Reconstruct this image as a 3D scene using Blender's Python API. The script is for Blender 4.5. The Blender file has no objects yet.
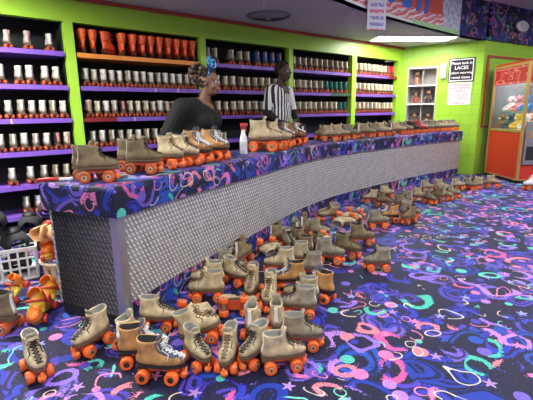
import bpy, bmesh, math, random
from mathutils import Vector, Matrix, Euler
PI = math.pi
scene = bpy.context.scene
COL = scene.collection
random.seed(7)

# ------------------------------------------------------------------ helpers
def link(o, parent=None):
    COL.objects.link(o)
    if parent is not None:
        o.parent = parent
    return o

def mesh_data(name, verts, faces, mats, smooth=False, uvs=None, fmat=None):
    me = bpy.data.meshes.new(name)
    me.from_pydata([tuple(v) for v in verts], [], [tuple(f) for f in faces])
    for m in (mats if isinstance(mats, (list, tuple)) else [mats]):
        me.materials.append(m)
    if smooth:
        me.polygons.foreach_set('use_smooth', [True] * len(me.polygons))
    if fmat:
        me.polygons.foreach_set('material_index', fmat)
    if uvs:
        lay = me.uv_layers.new(name='UVMap')
        k = 0
        for f in uvs:
            for uv in f:
                lay.data[k].uv = uv
                k += 1
    me.update()
    return me

def obj(name, me, parent=None, loc=None, rot=None, kind=None):
    o = bpy.data.objects.new(name, me)
    link(o, parent)
    if loc is not None: o.location = loc
    if rot is not None: o.rotation_euler = rot
    if kind: o['kind'] = kind
    return o

def thing(name, label, cat, loc=(0, 0, 0), rot=(0, 0, 0), group=None, scale=1.0):
    o = bpy.data.objects.new(name, None)
    o.empty_display_size = 0.05
    link(o)
    o.location = loc
    o.rotation_euler = rot
    o.scale = (scale,) * 3
    tag(o, label, cat, group)
    return o

def tag(o, label, cat, group=None):
    o['label'] = label
    o['category'] = cat
    if group: o['group'] = group
    return o

class MB:
    """collects shapes for one mesh"""
    def __init__(s):
        s.v, s.f, s.m, s.uv = [], [], [], []
    def add(s, verts, faces, mi=0, M=None):
        b = len(s.v)
        s.v += [tuple(M @ Vector(v)) if M is not None else tuple(v) for v in verts]
        s.f += [tuple(b + i for i in f) for f in faces]
        s.m += [mi] * len(faces)
        return s
    def box(s, lo, hi, mi=0, M=None, bev=0.0):
        x0, y0, z0 = lo; x1, y1, z1 = hi
        if bev <= 0:
            vs = [(x0,y0,z0),(x1,y0,z0),(x1,y1,z0),(x0,y1,z0),(x0,y0,z1),(x1,y0,z1),(x1,y1,z1),(x0,y1,z1)]
            fs = [(0,3,2,1),(4,5,6,7),(0,1,5,4),(1,2,6,5),(2,3,7,6),(3,0,4,7)]
            return s.add(vs, fs, mi, M)
        bm = bmesh.new()
        bmesh.ops.create_cube(bm, size=1)
        for v in bm.verts:
            v.co = Vector(((x0+x1)/2 + v.co.x*(x1-x0), (y0+y1)/2 + v.co.y*(y1-y0), (z0+z1)/2 + v.co.z*(z1-z0)))
        bmesh.ops.bevel(bm, geom=bm.edges[:], offset=bev, segments=2, profile=0.6, affect='EDGES')
        return s.bm(bm, mi, M)
    def bm(s, bm, mi=0, M=None):
        bm.verts.index_update()
        s.add([v.co.copy() for v in bm.verts], [[v.index for v in f.verts] for f in bm.faces], mi, M)
        bm.free()
        return s
    def loft(s, rings, mi=0, M=None, cap0=True, cap1=True, closed=True):
        n = len(rings[0]); vs = [p for r in rings for p in r]; fs = []
        for i in range(len(rings) - 1):
            for j in range(n if closed else n - 1):
                a, b = i*n + j, i*n + (j+1) % n
                fs.append((a, b, b + n, a + n))
        if cap0: fs.append(tuple(reversed(range(n))))
        if cap1: fs.append(tuple(range((len(rings)-1)*n, len(rings)*n)))
        return s.add(vs, fs, mi, M)
    def lathe(s, prof, n=16, mi=0, M=None, cap0=True, cap1=True):
        """prof: (radius, z) list, around z"""
        rings = [[(r*math.cos(2*PI*k/n), r*math.sin(2*PI*k/n), z) for k in range(n)] for r, z in prof]
        return s.loft(rings, mi, M, cap0, cap1)
    def tube(s, pts, r, n=6, mi=0, M=None, closed=False):
        pts = [Vector(p) for p in pts]; rings = []
        N = len(pts); up = None
        for i, p in enumerate(pts):
            a = pts[i-1] if i else (pts[-1] if closed else p)
            b = pts[(i+1) % N] if (i < N-1 or closed) else p
            t = (b - a)
            t = t.normalized() if t.length > 1e-9 else Vector((0,0,1))
            if up is None:
                up = t.orthogonal().normalized()
            u = (up - t*up.dot(t))
            u = u.normalized() if u.length > 1e-6 else t.orthogonal().normalized()
            up = u; w = t.cross(u)
            rr = r[i] if isinstance(r, (list, tuple)) else r
            rings.append([p + (u*math.cos(2*PI*k/n) + w*math.sin(2*PI*k/n))*rr for k in range(n)])
        if closed:
            rings.append(rings[0])
            return s.loft(rings, mi, M, False, False)
        return s.loft(rings, mi, M)
    def ell(s, c, r, mi=0, M=None, seg=16, rings=10):
        bm = bmesh.new()
        bmesh.ops.create_uvsphere(bm, u_segments=seg, v_segments=rings, radius=1)
        for v in bm.verts:
            v.co = Vector((c[0]+v.co.x*r[0], c[1]+v.co.y*r[1], c[2]+v.co.z*r[2]))
        return s.bm(bm, mi, M)
    def cap(s, a, b, ra, rb, mi=0, n=12, flat=1.0):
        """tapered capsule from a to b"""
        a, b = Vector(a), Vector(b); t = (b-a).normalized(); u = t.orthogonal().normalized(); w = t.cross(u)
        prof = [(-ra*math.cos(q), ra*math.sin(q), 0) for q in (0.05, .4, .8, 1.2, PI/2)] + [(rb*math.sin(q), rb*math.cos(q), 1) for q in (0, .4, .8, 1.2, PI/2-.05)]
        rings = []
        for off, rad, e in prof:
            c = (b if e else a) + t*off
            rings.append([c + (u*math.cos(2*PI*k/n) + w*math.sin(2*PI*k/n))*rad for k in range(n)])
        return s.loft(rings, mi)
    def data(s, name, mats, smooth=False):
        return mesh_data(name, s.v, s.f, mats, smooth, fmat=s.m)
    def build(s, name, mats, parent=None, smooth=False, loc=None, rot=None, kind=None):
        return obj(name, s.data(name, mats, smooth), parent, loc, rot, kind)

def T(x, y, z): return Matrix.Translation((x, y, z))
def RX(a): return Matrix.Rotation(a, 4, 'X')
def RY(a): return Matrix.Rotation(a, 4, 'Y')
def RZ(a): return Matrix.Rotation(a, 4, 'Z')

# ------------------------------------------------------------------ node materials
class NT:
    def __init__(s, name):
        s.m = bpy.data.materials.new(name); s.m.use_nodes = True
        s.t = s.m.node_tree; s.n = s.t.nodes
        s.b = s.n['Principled BSDF']
    def new(s, typ, **kw):
        n = s.n.new(typ)
        for k, v in kw.items(): setattr(n, k, v)
        return n
    def lk(s, a, b): s.t.links.new(a, b)
    def put(s, sock, v):
        if hasattr(v, 'is_linked') or isinstance(v, bpy.types.NodeSocket): s.lk(v, sock)
        else: sock.default_value = v
    def math(s, op, a, b=0.0, c=0.0, clamp=False):
        n = s.new('ShaderNodeMath', operation=op, use_clamp=clamp)
        s.put(n.inputs[0], a); s.put(n.inputs[1], b); s.put(n.inputs[2], c)
        return n.outputs[0]
    def vmath(s, op, a, b=(0,0,0)):
        n = s.new('ShaderNodeVectorMath', operation=op)
        s.put(n.inputs[0], a); s.put(n.inputs[1], b)
        return n.outputs[0]
    def scale(s, a, f):
        n = s.new('ShaderNodeVectorMath', operation='SCALE')
        s.put(n.inputs[0], a); s.put(n.inputs['Scale'], f)
        return n.outputs[0]
    def mix(s, f, a, b, blend='MIX'):
        n = s.new('ShaderNodeMix', data_type='RGBA', blend_type=blend)
        s.put(n.inputs[0], f); s.put(n.inputs[6], a); s.put(n.inputs[7], b)
        return n.outputs[2]
    def ramp(s, f, stops, interp='LINEAR'):
        n = s.new('ShaderNodeValToRGB'); r = n.color_ramp; r.interpolation = interp
        while len(r.elements) < len(stops): r.elements.new(0.5)
        for e, (p, c) in zip(r.elements, stops):
            e.position = p; e.color = (*c, 1) if len(c) == 3 else c
        s.put(n.inputs[0], f)
        return n.outputs[0]
    def noise(s, vec, scale, detail=2.0, rough=.5):
        n = s.new('ShaderNodeTexNoise'); s.put(n.inputs['Vector'], vec)
        n.inputs['Scale'].default_value = scale; n.inputs['Detail'].default_value = detail; n.inputs['Roughness'].default_value = rough
        return n
    def vor(s, vec, scale, dim='2D', rnd=1.0):
        n = s.new('ShaderNodeTexVoronoi', voronoi_dimensions=dim); s.put(n.inputs['Vector'], vec)
        n.inputs['Scale'].default_value = scale; n.inputs['Randomness'].default_value = rnd
        return n
    def coord(s, which='Object'): return s.new('ShaderNodeTexCoord').outputs[which]
    def sep(s, c):
        n = s.new('ShaderNodeSeparateColor'); s.lk(c, n.inputs[0]); return n.outputs
    def xyz(s, c):
        n = s.new('ShaderNodeSeparateXYZ'); s.lk(c, n.inputs[0]); return n.outputs
    def bump(s, h, strength=.3, dist=.01):
        n = s.new('ShaderNodeBump'); n.inputs['Strength'].default_value = strength; n.inputs['Distance'].default_value = dist
        s.lk(h, n.inputs['Height']); s.lk(n.outputs[0], s.b.inputs['Normal'])
    def col(s, c): s.put(s.b.inputs['Base Color'], c)
    def set(s, rough=None, metal=None, **kw):
        if rough is not None: s.put(s.b.inputs['Roughness'], rough)
        if metal is not None: s.put(s.b.inputs['Metallic'], metal)
        for k, v in kw.items(): s.put(s.b.inputs[k], v)
        return s

def C4(c): return (*c, 1.0)

def plain(name, c, rough=.5, metal=0.0, var=.12, nscale=18.0, bump=0.0, rnd=0.0, **kw):
    """a slightly mottled single colour; rnd lets whole objects differ in lightness"""
    t = NT(name); co = t.coord()
    nz = t.noise(co, nscale, 3)
    k = t.math('MULTIPLY_ADD', nz.outputs[0], 2*var, 1-var)
    if rnd:
        oi = t.new('ShaderNodeObjectInfo')
        k = t.math('MULTIPLY', k, t.math('MULTIPLY_ADD', oi.outputs['Random'], 2*rnd, 1-rnd))
    v = t.new('ShaderNodeVectorMath', operation='SCALE'); v.inputs[0].default_value = c; t.lk(k, v.inputs['Scale'])
    t.col(v.outputs[0]); t.set(rough, metal, **kw)
    if bump: t.bump(nz.outputs[0], bump, .004)
    return t.m

def suede(name, c, rnd=.2):
    t = NT(name); co = t.coord()
    a = t.noise(co, 14, 4, .6); b = t.noise(co, 55, 3)
    oi = t.new('ShaderNodeObjectInfo')
    k = t.math('MULTIPLY_ADD', oi.outputs['Random'], 2*rnd, 1-rnd)
    base = t.mix(t.math('MULTIPLY_ADD', a.outputs[0], 2.3, -.62, True), C4([x*.40 for x in c]), C4([min(1, x*1.28) for x in c]))
    scuff = t.math('GREATER_THAN', b.outputs[0], .64)
    base = t.mix(t.math('MULTIPLY', scuff, .35), base, C4((c[0]*.45, c[1]*.42, c[2]*.42)))
    v = t.new('ShaderNodeVectorMath', operation='SCALE'); t.lk(base, v.inputs[0]); t.lk(k, v.inputs['Scale'])
    t.col(v.outputs[0]); t.set(.72)
    t.bump(b.outputs[0], .25, .003)
    return t.m

NEON = [(.0, (.56,.09,.30)), (.17, (.24,.14,.70)), (.36, (.05,.46,.36)), (.50, (.66,.20,.26)), (.62, (.42,.20,.62)), (.76, (.09,.55,.42)), (.88, (.70,.18,.42))]
COOL = [(.0, (.024,.036,.42)), (.28, (.062,.046,.42)), (.50, (.011,.036,.33)), (.68, (.15,.10,.52)), (.84, (.016,.07,.42))]
PASTEL = [(.0, (.72,.60,.42)), (.30, (.75,.22,.36)), (.55, (.60,.55,.50)), (.75, (.16,.55,.45)), (.9, (.55,.28,.62))]

def carpet(name, s=1.0, lift=1.0, dens=0.0):
    """black-navy rink carpet: speckled blue crescents, neon arcs, planets, loose loops and stars"""
    t = NT(name)
    uv = t.scale(t.coord('UV'), s)
    nz = t.noise(uv, 2.0, 2)
    warp = t.scale(t.vmath('SUBTRACT', nz.outputs['Color'], (.5,.5,.5)), .30)
    w = t.vmath('ADD', uv, warp)
    sp = t.noise(uv, 70, 2, .75).outputs[0]
    def sh(v, o): return t.vmath('ADD', v, o)
    base = t.mix(t.math('MULTIPLY', t.math('GREATER_THAN', sp, .60), .45), C4((.006,.007,.026)), C4((.05,.05,.24)))
    def arcs(base, off, sc, r0, rv, wd, cut, on, pal, grain, vec=None, br=2.4, lines=0):
        v = t.vor(sh(w if vec is None else vec, off), sc); c = t.sep(v.outputs['Color'])
        d = t.math('ABSOLUTE', t.math('SUBTRACT', v.outputs['Distance'], t.math('MULTIPLY_ADD', c[0], rv, r0)))
        edge = t.math('MULTIPLY_ADD', t.math('SUBTRACT', sp, .5), grain, wd)
        m = t.math('LESS_THAN', d, edge)
        b = t.noise(sh(uv, (off[1], off[0], 0)), br, 1).outputs[0]
        m = t.math('MULTIPLY', m, t.math('GREATER_THAN', t.math('MULTIPLY_ADD', t.math('SUBTRACT', sp, .5), grain, b), cut))
        m = t.math('MULTIPLY', m, t.math('GREATER_THAN', c[1], on - dens))
        tone = t.math('MULTIPLY_ADD', sp, 1.5, .25)
        if lines:
            tone = t.math('MULTIPLY', tone, t.math('MULTIPLY_ADD', t.math('GREATER_THAN', t.math('SINE', t.math('MULTIPLY', v.outputs['Distance'], lines)), -.55), .8, .2))
        return t.mix(m, base, t.scale(t.ramp(c[2], pal, 'CONSTANT'), tone))
    base = arcs(base, (0,0,0), 2.8, .24, .20, .13, .46, .10, COOL, .18, lines=30)
    base = arcs(base, (4.4,9.1,0), 3.6, .24, .20, .11, .47, .15, COOL, .18, lines=34)
    base = arcs(base, (7.3,2.2,0), 3.1, .26, .20, .075, .52, .42, NEON, .14)
    base = arcs(base, (1.6,5.7,0), 4.4, .22, .20, .080, .53, .46, NEON, .14)
    # planets
    v1 = t.vor(sh(uv, (3.3,1.7,0)), 4.4); c1 = t.sep(v1.outputs['Color'])
    edge = t.math('MULTIPLY_ADD', c1[0], .13, .10)
    m = t.math('MULTIPLY', t.math('LESS_THAN', v1.outputs['Distance'], edge), t.math('GREATER_THAN', c1[1], .35 - dens))
    tone = t.math('MULTIPLY_ADD', sp, 1.6, .15)
    base = t.mix(m, base, t.scale(t.mix(t.math('GREATER_THAN', c1[2], .55), t.ramp(c1[0], COOL, 'CONSTANT'), t.ramp(c1[2], NEON, 'CONSTANT')), tone))
    # loose thin loops
    ww = t.vmath('ADD', uv, t.scale(warp, 1.5))
    base = arcs(base, (2.7,6.2,0), 4.4, .16, .18, .024, .50, .50, PASTEL, .0, ww)
    base = arcs(base, (8.8,3.9,0), 5.6, .18, .18, .026, .52, .58, PASTEL, .0, ww)
    # stars
    sv = t.scale(sh(uv, (2.2,4.4,0)), 3.3)
    v2 = t.vor(sv, 1.0); c2 = t.sep(v2.outputs['Color'])
    loc = t.xyz(t.vmath('SUBTRACT', sv, v2.outputs['Position']))
    ang = t.math('ARCTAN2', loc[1], loc[0])
    pts = t.math('MULTIPLY_ADD', t.math('ABSOLUTE', t.math('SINE', t.math('MULTIPLY', ang, 2.5))), -.09, .15)
    m = t.math('MULTIPLY', t.math('LESS_THAN', v2.outputs['Distance'], pts), t.math('GREATER_THAN', c2[0], .50))
    base = t.mix(m, base, t.ramp(c2[1], [(0, (.38,.22,.55)), (.4, (.68,.20,.42)), (.7, (.30,.30,.75))], 'CONSTANT'))
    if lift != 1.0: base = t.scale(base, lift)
    t.col(base)
    fz = t.noise(uv, 260, 1)
    t.bump(fz.outputs[0], .35, .004)
    t.set(.60, **{'Sheen Weight': .14, 'Sheen Roughness': .45, 'Specular IOR Level': .25})
    t.b.inputs['Sheen Tint'].default_value = (.55, .55, 1.0, 1)
    return t.m

def tread_plate(name):
    """dull aluminium sheet with raised polished slanting lugs in staggered rows"""
    t = NT(name)
    uv = t.scale(t.coord('UV'), 1/.034)
    p = t.xyz(uv)
    fy = t.math('FLOOR', p[1])
    px = t.math('MULTIPLY_ADD', t.math('MODULO', t.math('ABSOLUTE', fy), 2.0), .5, p[0])
    x = t.math('SUBTRACT', t.math('SUBTRACT', px, t.math('FLOOR', px)), .5); y = t.math('SUBTRACT', t.math('SUBTRACT', p[1], fy), .5)
    a = t.math('SUBTRACT', t.math('MULTIPLY', x, .60), t.math('MULTIPLY', y, .80)); b = t.math('ADD', t.math('MULTIPLY', x, .80), t.math('MULTIPLY', y, .60))
    q = t.math('ADD', t.math('POWER', t.math('DIVIDE', a, .50), 2.0), t.math('POWER', t.math('DIVIDE', b, .15), 2.0))
    h = t.math('SUBTRACT', 1.0, q, clamp=True)
    lug = t.math('GREATER_THAN', h, .02)
    gr = t.noise(uv, .35, 4, .6)
    flat = t.ramp(gr.outputs[0], [(.3, (.22,.22,.235)), (.7, (.40,.40,.42))])
    t.col(t.mix(lug, flat, C4((.92,.91,.89))))  # near-white lugs: polished metal, plus some lighting contrast painted into the colour
    t.set(t.math('MULTIPLY_ADD', lug, -.08, .40), .30)
    t.bump(h, .5, .005)
    return t.m

def blockwall(name, c, bw=.40, bh=.20):
    t = NT(name); co = t.coord('UV')
    br = t.new('ShaderNodeTexBrick'); t.lk(co, br.inputs['Vector'])
    br.inputs['Scale'].default_value = 1; br.inputs['Brick Width'].default_value = bw; br.inputs['Row Height'].default_value = bh
    br.inputs['Mortar Size'].default_value = .006; br.inputs['Mortar Smooth'].default_value = .6
    br.inputs['Color1'].default_value = C4(c); br.inputs['Color2'].default_value = C4([x*.94 for x in c]); br.inputs['Mortar'].default_value = C4([x*.72 for x in c])
    t.col(br.outputs[0]); t.set(.4)
    n = t.noise(co, 60, 2)
    t.bump(t.math('SUBTRACT', t.math('MULTIPLY', n.outputs[0], .15), br.outputs['Fac']), .35, .005)
    return t.m

def ceiling_tiles(name, c, line):
    t = NT(name); co = t.coord('UV')
    br = t.new('ShaderNodeTexBrick', offset=0.0); t.lk(co, br.inputs['Vector'])
    br.inputs['Scale'].default_value = 1; br.inputs['Brick Width'].default_value = 1.2; br.inputs['Row Height'].default_value = .6
    br.inputs['Mortar Size'].default_value = .012
    br.inputs['Color1'].default_value = C4(c); br.inputs['Color2'].default_value = C4([x*.93 for x in c]); br.inputs['Mortar'].default_value = C4(line)
    n = t.noise(co, 90, 3)
    t.col(t.mix(t.math('MULTIPLY', t.math('GREATER_THAN', n.outputs[0], .6), .25), br.outputs[0], C4([x*.6 for x in c])))
    t.set(.85)
    return t.m

def emit(name, c, e):
    t = NT(name); t.col(C4(c)); t.set(.5, **{'Emission Color': C4(c), 'Emission Strength': e})
    return t.m

def glass(name):
    t = NT(name); n = t.n
    g = t.new('ShaderNodeBsdfGlossy'); g.inputs['Roughness'].default_value = .03; g.inputs['Color'].default_value = (.9,.9,.9,1)
    tr = t.new('ShaderNodeBsdfTransparent'); mx = t.new('ShaderNodeMixShader');
    mx.inputs[0].default_value = .06; t.lk(tr.outputs[0], mx.inputs[1]); t.lk(g.outputs[0], mx.inputs[2])
    t.lk(mx.outputs[0], n['Material Output'].inputs['Surface'])
    return t.m

M = {}
M['beige'] = suede('beige_suede', (.56,.455,.27))
M['grey'] = suede('grey_suede', (.33,.29,.20))
M['olive'] = suede('olive_suede', (.25,.19,.095))
M['tan'] = suede('tan_suede', (.52,.27,.085), .08)
M['silver'] = suede('silver_grey_leather', (.52,.49,.42), .12)
M['dark'] = suede('black_leather', (.035,.03,.03), .1)
M['red'] = plain('red_leather', (.55,.03,.03), .45, rnd=.12)
M['blue'] = plain('blue_plastic', (.01,.10,.30), .35, rnd=.12)
M['teal'] = plain('teal_leather', (.01,.13,.105), .4, rnd=.12)
M['whiteboot'] = plain('white_leather', (.75,.75,.76), .4)
M['navy'] = plain('navy_suede', (.055,.062,.10), .7)
M['lining'] = plain('black_lining', (.02,.019,.02), .9)
M['greylining'] = plain('grey_lining', (.20,.20,.19), .9)
M['lace_dark'] = plain('dark_brown_lace', (.035,.022,.014), .85)
M['lace_white'] = plain('white_lace', (.75,.75,.74), .8)
M['lace_brown'] = plain('tan_brown_lace', (.16,.10,.05), .85)
M['stripe'] = plain('white_heel_stripe', (.72,.72,.70), .5, rnd=.12)
M['pinkstripe'] = plain('pink_heel_stripe', (.62,.20,.20), .5)
M['sole_tan'] = plain('tan_sole', (.12,.075,.04), .7)
M['sole_black'] = plain('black_sole', (.012,.012,.014), .55)
M['chassis'] = plain('orange_red_chassis', (.55,.075,.02), .42, var=.2, rnd=.15)
M['chassis_red'] = plain('dull_red_chassis', (.30,.035,.02), .45, var=.2, rnd=.15)
M['metal'] = plain('zinc_truck', (.45,.45,.44), .38, .8)
M['wheel'] = plain('orange_urethane', (.82,.135,.022), .38, var=.12, rnd=.18)
M['wheel_dull'] = plain('worn_orange_urethane', (.42,.085,.022), .5, var=.2, rnd=.2)
M['hub'] = plain('pale_hub', (.55,.38,.22), .4)
M['hub_dark'] = plain('dark_hub', (.03,.025,.025), .35)
M['stop'] = plain('orange_toe_stop', (.80,.16,.03), .5)
M['orange'] = plain('orange_plastic', (.95,.15,.035), .32, var=.15, rnd=.12)
M['orange_dark'] = plain('dark_orange_plastic', (.40,.045,.015), .4, rnd=.1)
M['kid_orange'] = plain('bright_orange_plastic', (.85,.20,.02), .3)
M['kid_yellow'] = plain('yellow_plastic', (.85,.58,.06), .3)
M['kid_peach'] = plain('peach_plastic', (.85,.52,.24), .35)
M['kid_red'] = plain('red_wheel_plastic', (.55,.04,.03), .35)
M['black'] = plain('black_paint', (.006,.006,.007), .7)
M['purple'] = plain('purple_paint', (.19,.085,.47), .42, var=.1)
M['orangeshelf'] = plain('orange_paint', (.88,.30,.04), .42, var=.1)
M['redshelf'] = plain('dark_red_paint', (.20,.012,.02), .42, var=.1)
M['green'] = plain('lime_green_paint', (.36,.66,.045), .38, var=.04)
M['greenshelf'] = plain('dark_green_paint', (.03,.10,.06), .42)
M['greenblock'] = blockwall('lime_green_block', (.34,.64,.04))
M['redtrim'] = plain('red_trim_paint', (.42,.05,.035), .4)
M['tile'] = ceiling_tiles('grey_ceiling_tile', (.62,.59,.55), (.74,.71,.68))
M['tile_out'] = ceiling_tiles('white_ceiling_tile', (.62,.62,.63), (.5,.5,.5))
M['white'] = plain('white_paint', (.75,.75,.74), .45, var=.05)
M['cream'] = plain('beige_basket_plastic', (.60,.50,.34), .45, var=.06)
M['carpet'] = carpet('rink_carpet', 1.2, 1.0)
M['cloth'] = carpet('counter_carpet', 1.25, .85, .06)
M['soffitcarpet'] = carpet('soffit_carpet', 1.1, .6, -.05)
M['tread'] = tread_plate('aluminium_tread_plate')
M['alu'] = plain('aluminium_angle', (.50,.50,.51), .35, .9)
M['gold'] = plain('gold_trim', (.60,.40,.13), .35, .6)
M['cabinet'] = plain('red_cabinet', (.55,.035,.018), .35, var=.05)
M['glass'] = glass('clear_glass')
M['lamp'] = emit('troffer_diffuser', (1, .98, .94), 20.0)
M['silvervent'] = plain('grey_vent_metal', (.30,.30,.30), .5)

M['lamp_staff'] = emit('staff_troffer_diffuser', (1, .98, .94), 38.0)
# ------------------------------------------------------------------ roller skates
ZB = .094           # underside of the boot above the ground
BOOT = [(.000,-.116,.138,.038),(.010,-.121,.147,.045),(.026,-.122,.151,.0475),(.042,-.119,.149,.047),(.056,-.115,.136,.045),
        (.067,-.111,.104,.0425),(.078,-.109,.073,.041),(.093,-.107,.050,.040),(.112,-.105,.036,.0395),(.132,-.105,.029,.040),
        (.152,-.107,.024,.041),(.168,-.110,.022,.042)]
BOOT = [(z*.93, *r) for z, *r in BOOT]

def ring_pt(r, a, grow=0.0):
    z, x0, x1, w = r
    cx, h = (x0+x1)/2, (x1-x0)/2 + grow
    ca, sa = math.cos(a), math.sin(a)
    e = .80
    x = cx + h*math.copysign(abs(ca)**e, ca)
    q = (x-x0)/max(1e-6, x1-x0)
    k = .80 + .24*math.sin(min(1, max(0, q))*PI*.78) if z < .075 else 1.0
    return (x, (w+grow)*k*math.copysign(abs(sa)**e, sa), ZB + z)

def ring_at(z):
    for a, b in zip(BOOT, BOOT[1:]):
        if a[0] <= z <= b[0]:
            t = (z-a[0])/(b[0]-a[0])
            return tuple(p+(q-p)*t for p, q in zip(a, b))
    return BOOT[-1]

def surf(z, y, front=True, off=0.0):
    """point of the boot's skin at height z, sideways y, on the toe side or the heel side"""
    r = ring_at(z); best = None
    lo, hi = (0, PI/2) if front else (PI, PI/2)
    s = 1 if y >= 0 else -1
    for _ in range(30):
        mid = (lo+hi)/2
        p = ring_pt(r, mid)
        if p[1] < abs(y): lo = mid
        else: hi = mid
    p = ring_pt(r, (lo+hi)/2)
    nz = .55 if (front and .05 < z < .12) else (.25 if front else 0)
    return (p[0] + (off if front else -off)*(1-nz*.5), y, p[2] + off*nz)

def boot_me(name, mat, lining, n=24, top=.168):
    rings = []
    for r in BOOT:
        rings.append([ring_pt(r, 2*PI*k/n) for k in range(n)])
    # padded rim, dipping a little at the sides, then the dark inside
    for dz, g in ((.005, -.002), (.004, -.007)):
        r = BOOT[-1]
        rings.append([(p[0], p[1], p[2] + dz + .006*math.cos(2*(2*PI*k/n))) for k, p in enumerate(ring_pt(r, 2*PI*k/n, g) for k in range(n))])
    cut = len(rings) - 1
    for z, g in ((.150, -.010), (.105, -.011)):
        rings.append([ring_pt(ring_at(z), 2*PI*k/n, g) for k in range(n)])
    mb = MB().loft(rings)
    for i, f in enumerate(mb.f[:-2]):
        if min(f)//n >= cut: mb.m[i] = 1
    mb.m[-1] = 1
    return mb.data(name, [mat, lining], True)

def patch_me(name, mat, zs, ys, front, off):
    vs = []; 
    for z in zs:
        for y in ys:
            yy = y(z) if callable(y) else y
            vs.append(surf(z, yy, front, off))
    n = len(ys); fs = []
    for i in range(len(zs)-1):
        for j in range(n-1):
            a = i*n+j
            fs.append((a, a+1, a+n+1, a+n) if front else (a+1, a, a+n, a+n+1))
    # give it thickness
    b = len(vs)
    vs += [surf(z, (y(z) if callable(y) else y), front, -.002) for z in zs for y in ys]
    fs += [tuple(reversed([b+i for i in f])) for f in fs[:]]
    m = len(zs)
    edge = [j for j in range(n)] + [i*n+n-1 for i in range(1, m)] + [(m-1)*n+j for j in range(n-2, -1, -1)] + [i*n for i in range(m-2, 0, -1)]
    for p, q in zip(edge, edge[1:]+edge[:1]):
        fs.append((q, p, b+p, b+q) if front else (p, q, b+q, b+p))
    return mesh_data(name, vs, fs, mat, True)

def sole_me(mat, n=24):
    g = .003
    prof = [(-.016, -.002), (-.014, g), (-.003, g), (.003, g*.8)]
    rings = []
    for dz, gr in prof:
        rings.append([(p[0], p[1], ZB+dz) for p in (ring_pt((.01, -.121, .147, .045), 2*PI*k/n, gr) for k in range(n))])
    mb = MB().loft(rings)
    mb.loft([[(x, y, z) for x, y in ((-.119,-.030),(-.045,-.033),(-.045,.033),(-.119,.030))] for z in (ZB-.034, ZB-.012)])
    return mb.data('sole', mat, False)

def tongue_me(mat):
    vs = []; zs = (.085, .108, .13, .153, .177, .193)
    for i, z in enumerate(zs):
        w = (.018, .022, .026, .029, .029, .018)[i]
        for s in (-1, -.5, 0, .5, 1):
            x = surf(min(z, .153), 0)[0] + (-.012 if z < .12 else -.008) + max(0, z-.14)*.35 - .010*abs(s)**2
            vs.append((x, w*s, ZB+z))
    fs = []; 
    for i in range(len(zs)-1):
        for j in range(4):
            a = i*5+j; fs.append((a, a+1, a+6, a+5))
    b = len(vs); vs += [(x-.009, y, z) for x, y, z in vs]
    fs += [tuple(reversed([b+i for i in f])) for f in fs[:]]
    edge = list(range(5)) + [i*5+4 for i in range(1,6)] + [28-3+j for j in (3-0-0,)] 
    m = 6; n = 5
    edge = [j for j in range(n)] + [i*n+n-1 for i in range(1, m)] + [(m-1)*n+j for j in range(n-2, -1, -1)] + [i*n for i in range(m-2, 0, -1)]
    for p, q in zip(edge, edge[1:]+edge[:1]): fs.append((q, p, b+p, b+q))
    return mesh_data('tongue', vs, fs, mat, True)

LZ = (.046, .056, .065, .075, .087, .102, .119, .136)
def lace_me(mat, tail=1.0, n=5):
    mb = MB(); r = .0030
    for i, z in enumerate(LZ):
        w = .017 if i < 5 else .019
        a = [surf(z, y, True, .0055 if abs(y) < .01 else .004) for y in (-w, -w*.5, 0, w*.5, w)]
        mb.tube(a, r, n)
        if i+1 < len(LZ):
            z2 = LZ[i+1]
            for s in (-1, 1):
                mb.tube([surf(z, s*w, True, .004), surf((z+z2)/2, 0, True, .0085), surf(z2, -s*w, True, .004)], r, n)
    # bow and loose ends
    p = Vector(surf(.140, 0, True, .009))
    for s in (-1, 1):
        mb.tube([p, p+Vector((.014, s*.020, .010)), p+Vector((.018, s*.034, -.006)), p+Vector((.012, s*.022, -.014)), p], r, n)
        q = Vector(surf(.07, s*.030, True, .010))
        mb.tube([p, p+Vector((.020, s*.016, -.018)), Vector(surf(.095, s*.030, True, .012)), q, q+Vector((.0, s*.014, -.030*tail))], r, n)
    return mb.data('laces', mat, True)

def chassis_me(mat, metal, n=10, low=False):
    mb = MB()
    mb.box((-.105,-.028,ZB-.046), (-.05,.028,ZB-.033), 0); 
    mb.box((-.06,-.030,ZB-.032), (.118,.030,ZB-.017), 0)
    mb.loft([[(x, y, z) for x, y in ((-.062,-.021),(-.045,-.021),(-.045,.021),(-.062,.021))] for z in (ZB-.046, ZB-.017)])
    for x, s in ((-.072, 1), (.082, -1)):
        mb.loft([[(x+s*dx*k, dy*k2, z) for dx, dy in ((-.022,-.019),(.028,-.019),(.028,.019),(-.022,.019))] for k, k2, z in ((.35,.9,.028),(.65,.8,.036),(1,1,ZB-.032))], 0 if not low else 0)
        mb.lathe([(.0055,-(.05 if low else .064)),(.0055,(.05 if low else .064))], n, 1, T(x,0,.033) @ RX(PI/2))
        if not low:
            mb.lathe([(.013,-.030),(.015,-.012),(.015,.012),(.013,.030)], n, 1, T(x,0,.033) @ RX(PI/2))
    return mb.data('chassis', [mat, metal], False)

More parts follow.
